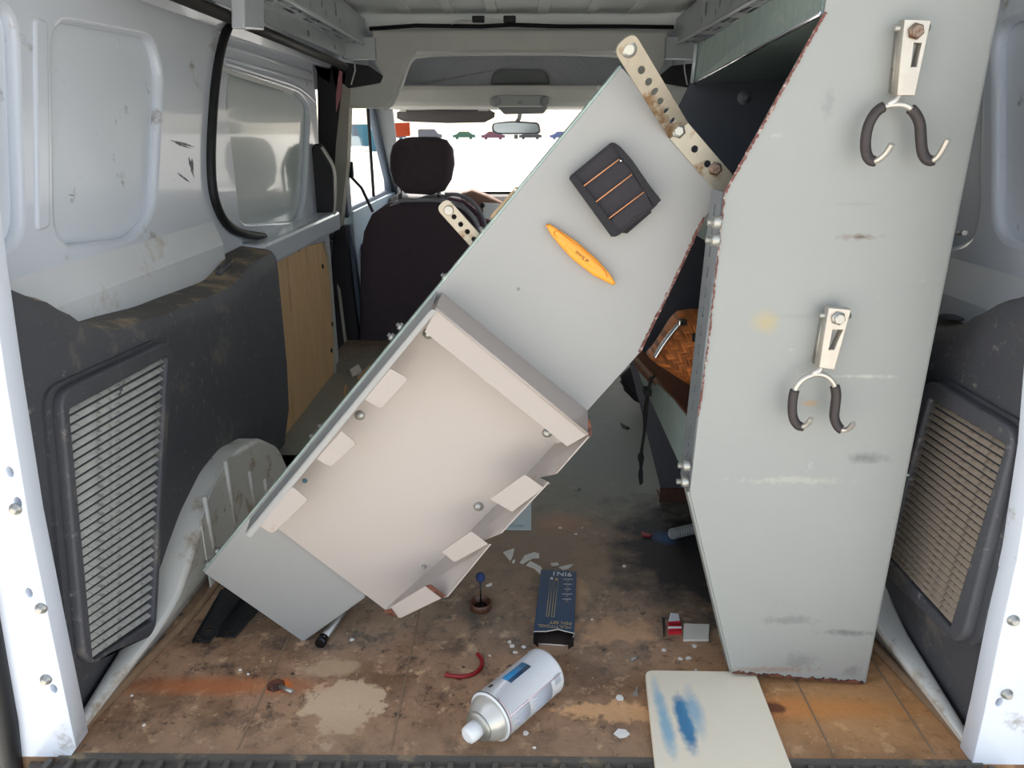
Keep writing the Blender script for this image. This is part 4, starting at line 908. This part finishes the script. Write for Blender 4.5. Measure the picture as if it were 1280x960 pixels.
# ---- orange tool
ot = thing('orange_tool', 'slim orange plastic tool stuck on the leaning sheet below the pouch', 'tool', PY(768, 356, YT-.004))
Yo = YT-.009
ol = [(682, 281), (687, 280), (700, 288), (722, 303), (748, 326), (762, 342), (769, 353), (767, 356), (760, 353), (742, 344), (716, 324), (700, 307), (688, 292)]
part('tool_body', MB().puff([PY(a_, b_, Yo) for a_, b_ in ol], (0, -1, 0), .003, 3, edge=.008), 'orange', ot)
part('tool_groove', MB().tube([PY(a_, b_, Yo-.0062) for a_, b_ in ((692, 291), (697, 288), (712, 300), (727, 310), (747, 329), (757, 340), (759, 346))], .0007, 6), 'orange_d', ot)
part('tool_groove', MB().tube([PY(a_, b_, Yo-.0058) for a_, b_ in ((692, 292), (703, 303), (706, 310), (724, 326), (740, 338), (748, 342), (757, 347))], .0007, 6), 'orange_d', ot)
part('tool_face', MB().puff([PY(a_, b_, Yo-.005) for a_, b_ in ((694, 291), (712, 301), (728, 312), (748, 331), (757, 343), (741, 336), (722, 322), (706, 307))], (0, -1, 0), .003, 3), 'orange', ot)
p0, p1 = PY(739, 330, Yo-.009), PY(716, 312, Yo-.009)
uu = (p1-p0).normalized(); vv = Vector((0, -1, 0)).cross(uu)
fr = Matrix(((uu.x, vv.x, 0, (p0.x+p1.x)/2), (uu.y, vv.y, -1, Yo-.0084), (uu.z, vv.z, 0, (p0.z+p1.z)/2), (0, 0, 0, 1)))
part('tool_print', text_mesh('el Scout', .0068, fr), 'ink', ot)

# ================================================================ THINGS ON THE FLOOR
# spray can
A, B = PZ(676, 838, .036), PZ(583, 921, .036)
A = PZ(682, 838, .036); ax = (B-A).normalized(); Lc = (B-A).length
sc = thing('spray_can', 'white spray can lying on its side on the brown floor', 'can', (A.x, A.y, 0))
r = .0355
part('can_body', MB().lathe([(r*.86, .003), (r*.9, 0), (r, .001), (r*1.02, .004), (r, .008), (r, Lc*.70), (r*1.02, Lc*.705), (r*1.02, Lc*.725), (r*.96, Lc*.73)], A, ax, 40), 'can', sc)
part('can_dome', MB().lathe([(r*.93, Lc*.725), (r*.90, Lc*.75), (r*.80, Lc*.80), (r*.62, Lc*.84), (r*.58, Lc*.86)], A, ax, 32), M('pale tin', (206, 202, 192), .3, .5), sc)
part('valve_ring', MB().lathe([(r*.60, Lc*.845), (r*.62, Lc*.865), (r*.52, Lc*.875), (r*.30, Lc*.88)], A, ax, 28), 'bolt', sc)
part('spray_nozzle', MB().lathe([(r*.34, Lc*.87), (r*.36, Lc*.93), (r*.33, Lc*.985), (r*.22, Lc*1.0)], A, ax, 20), 'white', sc)
part('can_seam', MB().tube([A+ax*(Lc*.715)+(ax.orthogonal().normalized()*math.cos(t)+ax.cross(ax.orthogonal().normalized())*math.sin(t))*r*1.015 for t in [2*math.pi*i/36 for i in range(36)]], .0012, 6, True), M('can seam', (120, 116, 110), .4, .6), sc)
# printed patches follow the can's curve
up = Vector((0, 0, 1)); tocam = (CP-(A+B)/2).normalized(); e1 = (tocam-ax*tocam.dot(ax)).normalized(); e2 = ax.cross(e1)
if e2.x > 0: e2 = -e2      # e2 points to the upper left side in view
def patch(name, h0, h1, a0, a1, mat, off=.0004, n=10):
    vs = []; fs = []
    for i in range(n+1):
        t = R(a0+(a1-a0)*i/n); d_ = e1*math.cos(t)+e2*math.sin(t)
        vs += [A+ax*h0*Lc+d_*(r+off), A+ax*h1*Lc+d_*(r+off), A+ax*h0*Lc+d_*(r-.0002), A+ax*h1*Lc+d_*(r-.0002)]
    for i in range(n): fs += [(i*4, i*4+1, i*4+5, i*4+4), (i*4, i*4+4, i*4+6, i*4+2), (i*4+1, i*4+3, i*4+7, i*4+5)]
    fs += [(0, 2, 3, 1), (n*4, n*4+1, n*4+3, n*4+2)]
    return part(name, MB().add(vs, fs, True), mat, sc)
patch('print_block', .24, .50, 38, 56, 'can_blue'); patch('print_block', .24, .50, 28, 38, 'can_navy')
patch('print_block', .60, .64, 56, 66, 'ink')
patch('print_edge', .02, .70, -28, -25, 'can_pink'); patch('print_band', .69, .702, -80, 20, 'can_pink')
for k in range(15): patch('print_line', .17, .42-.03*(k % 3), -29-k*3.2, -30.6-k*3.2, 'can_text', n=2)
for k in range(12): patch('print_line', .46, .66-.02*(k % 4), -24-k*3.6, -25.4-k*3.6, 'can_text', n=2)
for k in range(7): patch('bar_code', .05+.011*k, .0555+.011*k, -22, -44, 'can_text', n=4)
# blue printed box
bx = [PZ(675, 713, .018), PZ(722, 713, .018), PZ(716, 797, .018), PZ(668, 793, .018)]
bxr = thing('pen_set_box', 'dark blue printed cardboard box with a torn open end', 'box', ((bx[0]+bx[2])/2).to_tuple()[:2]+(0,))
c0 = (bx[0]+bx[1]+bx[2]+bx[3])/4; uy = ((bx[0]+bx[1])/2-(bx[2]+bx[3])/2); Lb = uy.length; uy.normalize(); ux = Vector((uy.y, -uy.x, 0)); Wb = ((bx[1]-bx[0]).length+(bx[2]-bx[3]).length)/2
def BL(u, v, z): return c0*1+ux*u+uy*v+Vector((0, 0, z-.018))
def bfr(u, v, z=.0183): o_ = BL(u, v, z); return Matrix(((-ux.x, -uy.x, 0, o_.x), (-ux.y, -uy.y, 0, o_.y), (0, 0, 1, o_.z), (0, 0, 0, 1)))
w, l_ = Wb/2, Lb/2
part('box_top', MB().prism([BL(-w, l_, .018), BL(w, l_, .018), BL(w, -l_+.012, .018), BL(w*.55, -l_+.014, .018), BL(w*.2, -l_+.018, .018), BL(-w*.4, -l_+.010, .018), BL(-w, -l_+.008, .018)], (0, 0, -.0006)), 'boxblue', bxr)
for s in (-1, 1): part('box_side', MB().prism([BL(s*w, -l_, 0), BL(s*w, l_, 0), BL(s*w, l_, .018), BL(s*w, -l_+.006, .018)], ux*(-s*.0006)), 'boxblue', bxr)
part('box_end', MB().prism([BL(-w, l_, 0), BL(w, l_, 0), BL(w, l_, .0178), BL(-w, l_, .0178)], -uy*.0006), 'boxblue', bxr)
part('box_floor', MB().prism([BL(-w, -l_, .0006), BL(w, -l_, .0006), BL(w, l_, .0006), BL(-w, l_, .0006)], (0, 0, .0006)), 'cardin', bxr)
part('torn_edge', MB().tube([BL(-w, -l_+.008, .0182), BL(-w*.4, -l_+.010, .0182), BL(w*.2, -l_+.018, .0182), BL(w*.55, -l_+.014, .0182), BL(w, -l_+.010, .0182), BL(w*.9, -l_+.002, .006)], .0009, 6), 'cardedge', bxr)
part('torn_edge', MB().tube([BL(-w*.75, -l_, .001), BL(w*.8, -l_, .001)], .0009, 6), 'cardedge', bxr)
for s in (-1, 1): part('end_flap', MB().prism([BL(s*w, -l_+.004, .016), BL(s*w, -l_+.002, 0), BL(s*w*.75, -l_-.008, 0), BL(s*w*.75, -l_-.006, .012)], ux*(-s*.0006)), 'inkblack', bxr)
part('box_print', text_mesh('9IN1', .019, bfr(.006, l_-.011)), 'printwhite', bxr)
part('box_print', text_mesh('PEN SET', .0105, bfr(w*.30, -l_+.036)), 'gold', bxr)
part('box_print', text_mesh('MULTITOOL', .0100, bfr(0, -l_+.025)), 'gold', bxr)
for k, u in enumerate((-.012, -.003)):
    part('box_print', MB().box(BL(u, l_-.028-.002*k, .0183), (.005, .007, .0003)), 'gold' if k else 'printwhite', bxr)
    part('box_print', MB().tube([BL(u-.002, l_-.032, .0183), BL(u-.003, -l_+.05, .0183), BL(u+.001, -l_+.05, .0183), BL(u+.003, l_-.032, .0183)], .0005, 4), 'gold', bxr)
for k in range(5):
    v_ = l_-.028-.0155*k
    part('box_print', MB().box(BL(w*.55, v_, .0183), (.018-.003*(k % 3), .0012, .0003)), 'printwhite', bxr)
    part('box_print', MB().box(BL(w*.55, v_-.006, .0183), (.006, .0012, .0003), Matrix.Rotation(.6, 3, 'Z')), 'gold', bxr)
# glue lid with dauber
g0 = PZ(601, 760, 0)
gl = thing('glue_lid', 'brown round lid with a blue dauber standing upright on a thin stem', 'lid', g0)
part('lid_rim', MB().lathe([(.0185, 0), (.0195, .003), (.0195, .013), (.0180, .014), (.0170, .013), (.0165, .004), (.003, .0035)], g0, (0, 0, 1), 28), 'amber', gl)
part('glue_pool', MB().lathe([(.0125, .0036), (.011, .0052), (.004, .0056)], g0, (0, 0, 1), 20), 'inkblack', gl)
part('dauber_stem', MB().tube([g0+Vector((0, 0, .004)), g0+Vector((0, .002, .056))], .0014, 8), 'inkblack', gl)
bc = g0+Vector((0, .002, .062))
part('dauber_ball', MB().lathe([(.001, -.009), (.005, -.0078), (.0078, -.004), (.0085, 0), (.0078, .004), (.0055, .007), (.001, .0088)], bc, (0, 0, 1), 16), 'navy', gl)
# red straw
solo('red_tube', MB().tube(smooth_path([PZ(a_, b_, .0036) for a_, b_ in ((557, 843), (572, 846), (586, 845), (598, 839), (603, 831), (602, 823), (597, 817))]), .0034, 8, rs=None), 'red', 'curved red plastic tube lying beside the spray can', 'tube')
# white card under tray
cdp = [PZ(a_, b_, .001) for a_, b_ in ((664, 600), (664, 663), (605, 662), (605, 600))]
wc = thing('printed_card', 'pale printed card poking out under the leaning tray', 'card', cdp[1])
part('card_sheet', MB().prism(cdp, (0, 0, .0025)), 'pale_card', wc)
o_ = PZ(646, 657, .0038); part('card_print', text_mesh('Cutter', .012, Matrix(((1, 0, 0, o_.x), (0, 1, 0, o_.y), (0, 0, 1, .0037), (0, 0, 0, 1)))), M('card print', (90, 150, 176), .5), wc)
# cream board with blue smear
bd = [(806, 837), (944, 839), (1000, 985), (822, 985)]
zb_ = .014; b2 = xy(bd, zb_)
def bs(px, py, rx, ry, rgb, soft, na, ns, op): p = PZ(px, py, zb_); return (p.x, p.y, rx, ry, rgb, soft, na, ns, op)
board_m = stain_mat('cream plastic board', (244, 230, 204), .02, [bs(857, 905, .011, .046, (44, 124, 168), .35, .9, 28, .95), bs(868, 890, .010, .036, (110, 172, 200), .6, .8, 28, .7), bs(832, 905, .008, .05, (120, 176, 200), .5, .9, 24, .8), bs(822, 870, .006, .03, (156, 190, 204), .6, .8, 24, .7)], rough=.45, grain=420, bump=.3)
bo = thing('cream_board', 'cream plastic board with blue paint smears lying over the rear sill', 'board', (b2[0][0], b2[0][1], 0))
wpart('board_sheet', plate(rnd(b2, .014, 5), [], .010, .002, FZ(zb_-.005)), board_m, bo)
# small red white packet, white card, black pick
pk = thing('red_packet', 'small red and white packet beside the cream card', 'packet', PZ(842, 788, 0))
part('packet_body', MB().prism([PZ(a_, b_, .006) for a_, b_ in ((835, 777), (850, 776), (852, 789), (836, 790))], (0, 0, -.006)), 'red2', pk)
part('packet_flap', MB().prism([PZ(a_, b_, .0055) for a_, b_ in ((838, 766), (848, 767), (850, 777), (835, 778))], (0, 0, -.004)), 'white', pk)
part('packet_band', MB().prism([PZ(a_, b_, .0065) for a_, b_ in ((835, 783), (852, 783), (852, 785), (835, 785.5))], (0, 0, -.0008)), 'white', pk)
part('packet_print', MB().prism([PZ(a_, b_, .0065) for a_, b_ in ((837, 779), (851, 779), (851, 782), (837, 782))], (0, 0, -.0008)), 'red', pk)
solo('blank_card', MB().prism([PZ(a_, b_, .004) for a_, b_ in ((855, 779), (887, 780), (886, 799.5), (854, 799.5))], (0, 0, -.004)), 'cream', 'blank cream card box lying next to the red packet', 'card', bevel=.0008)
solo('black_pick', MB().prism([PZ(a_, b_, .003) for a_, b_ in ((827.5, 772), (831, 772), (831.2, 785), (830.5, 795), (829.5, 795))], (0, 0, -.003)), 'rubber', 'thin black plastic pick left of the red packet', 'pick')
# corrugated hose
ha, hb = PZ(838, 668, .012), PZ(905, 652, .012)
hx = (hb-ha).normalized(); prof = []
for i in range(44): prof += [(.0115 if i % 2 else .0092, i*.003), (.0115 if i % 2 else .0092, i*.003+.0022)]
ho = thing('corrugated_hose', 'grey corrugated hose end lying in the dark floor stain', 'hose', (ha.x, ha.y, 0))
part('hose_wall', MB().lathe(prof+[(.0078, q_[1]) for q_ in prof[::-8]]+[(.0078, 0), prof[0]], ha, hx, 20, cap=False), 'hose', ho)
# black perforated rails under the panel's foot
def foot_rail(pts, hole, hgt, label):
    P = xy(pts, .006); root = thing('black_rail', label, 'rail', (P[0][0], P[0][1], 0), 'black rails under the leaning sheet')
    part('rail_web', plate(P, [circ(*xy([h], .006)[0], .006, .004) for h in hole], .003, .0005, FZ(.004)), 'rubber', root)
    a_, b_ = Vector((*P[0], .0)), Vector((*P[-1], .0))
    part('rail_side', MB().prism([a_, b_, b_+Vector((0, 0, hgt)), a_+Vector((0, 0, hgt))], Vector((.002, .001, 0))), 'rubber', root)
foot_rail([(240, 801), (262, 801), (272, 788), (335, 715), (318, 700), (276, 738)], [(250, 797), (261, 786)], .008, 'black perforated steel rail nearest the wheel arch')
foot_rail([(270, 794), (294, 795), (362, 715), (336, 706)], [(283, 790)], .016, 'black folded steel rail under the corner of the leaning sheet')
ta, tb2 = PZ(401, 803, .008), PZ(446, 738, .008)
lt = thing('steel_tube', 'thin steel tube with a black end cap under the leaning sheet', 'tube', (ta.x, ta.y, 0))
part('tube_wall', MB().tube([ta, tb2+(tb2-ta)*.6], .008, 14), 'steel', lt)
part('end_cap', MB().tube([ta-(tb2-ta).normalized()*.004, ta+(tb2-ta).normalized()*.012], .0088, 14), 'inkblack', lt)
# rusty bolt stub
rs_ = thing('rusty_bolt', 'rusty bolt sticking out of the rust stain by the left wall', 'bolt', PZ(348, 858, 0))
part('bolt_plate', MB().lathe([(.014, 0), (.012, .003), (.007, .006)], PZ(345, 857, 0), (0, 0, 1), 8), 'rust', rs_)
part('bolt_shank', MB().tube([PZ(350, 858, .006), PZ(366, 865, .010)], .0035, 8), 'steel', rs_)
# torn paper scraps
scr = [([(629, 690), (643, 685), (641, 694), (638, 701), (634, 696)], 'white torn paper scrap shaped like a wedge near the printed card'), ([(650, 703), (656, 694), (668, 690), (674, 692), (674, 697), (666, 697), (660, 700), (654, 704)], 'curled strip of torn white paper behind the blue box'), ([(658, 706), (663, 701), (676, 708), (680, 716), (675, 717), (668, 710)], 'jagged torn paper scrap touching the corner of the blue box'),
       ([(688, 704), (697, 703), (699, 706), (690, 707)], 'small torn paper flake behind the blue box'), ([(698, 709), (710, 706), (717, 705), (711, 710), (704, 712)], 'flat torn flake at the far edge of the blue box'), ([(641, 700), (644, 699), (643, 703), (640, 703)], 'tiny paper crumb below the wedge shaped scrap'), ([(607, 731), (615, 728), (615, 731), (609, 733)], 'pale flake beside the blue dauber')]
for p_, lb in scr: solo('paper_scrap', MB().prism([PZ(a_, b_, .0022) for a_, b_ in p_], (0, 0, -.002)), 'paper', lb, 'paper', 'torn paper scraps')
# floor crumbs: pale chips, screws
chips = [(640, 808, 4), (644, 816, 3), (655, 809, 3), (637, 803, 3), (700, 852, 2), (723, 612, 0), (775, 873, 6), (778, 918, 9), (657, 917, 4), (830, 813, 3), (868, 808, 4), (860, 823, 4), (850, 824, 3), (720, 668, 3), (780, 708, 4), (686, 605, 3), (728, 660, 2), (740, 775, 2), (612, 820, 2), (668, 935, 2), (700, 660, 4), (165, 870, 2), (180, 907, 2), (300, 838, 2), (310, 843, 2), (440, 800, 3), (820, 668, 0), (870, 838, 2)]
k = 0
for px, py, sz in chips:
    if sz == 0: continue
    c_ = PZ(px, py, 0); rr = sz*.00125
    m = MB().prism([c_+Vector((math.cos(t)*rr*random.uniform(.7, 1.2), math.sin(t)*rr*random.uniform(.5, 1.1), .0015)) for t in [i*math.pi/3 for i in range(6)]], (0, 0, -.0014))
    near_ = min((('spray can', 640, 870), ('blue printed box', 695, 750), ('torn paper scraps', 670, 685), ('cream board', 800, 890), ('red packet', 850, 800), ('left wheel arch', 170, 880), ('rusty bolt', 330, 850), ('steel tube', 420, 800), ('corrugated hose', 800, 690), ('printed card', 690, 620)), key=lambda q_: (q_[1]-px)**2+(q_[2]-py)**2)[0]
    solo('pale_chip', m, 'paper', 'small pale chip of debris on the floor near the '+near_, 'debris', 'pale chips on the floor near the '+near_)
for px, py, dx in ((788, 825, .5), (794, 868, 1.2), (345, 858, 9), (724, 612, 2.4)):
    if dx == 9: continue
    c_ = PZ(px, py, .003); d_ = Vector((math.cos(dx), math.sin(dx), 0))
    sc_ = thing('loose_screw', {788: 'shiny loose screw on the floor near the red packet', 794: 'loose screw on the floor beside the cream board', 724: 'white plastic plug lying on the grey floor past the tray'}[px], 'screw', (c_.x, c_.y, 0))
    part('screw_head', MB().lathe([(.0045, 0), (.0045, .002), (.002, .003)], c_, d_, 10), 'bolt', sc_); part('screw_shank', MB().tube([c_+d_*.002, c_+d_*.016], .0018, 8), 'bolt', sc_)
solo('red_chip', MB().prism([PZ(a_, b_, .003) for a_, b_ in ((801, 664), (808, 666), (815, 668), (812, 670), (803, 669))], (0, 0, -.003)), 'red', 'small dull red plastic chip at the edge of the dark stain', 'debris')
solo('dark_clip', MB().prism([PZ(a_, b_, .004) for a_, b_ in ((776, 528), (781, 531), (787, 534), (784, 535), (778, 532))], (0, 0, -.004)), 'rubber', 'small dark clip on the grey floor past the leaning sheet', 'debris')
# scraps in the door step well
for pts, mt_, lb in (([(437, 462), (448, 455), (452, 462), (440, 467)], 'paper', 'crumpled white scrap at the foot of the black pillar'), ([(447, 470), (462, 455), (468, 460), (455, 474)], 'tan', 'tan cardboard scrap behind the leaning sheet'), ([(429, 488), (432, 480), (434, 482), (431, 491)], 'wood', 'splinter of wood in the door well')):
    solo('floor_scrap', MB().prism([PZ(a_, b_, .012) for a_, b_ in pts], (0, 0, -.012)), mt_, lb, 'debris')
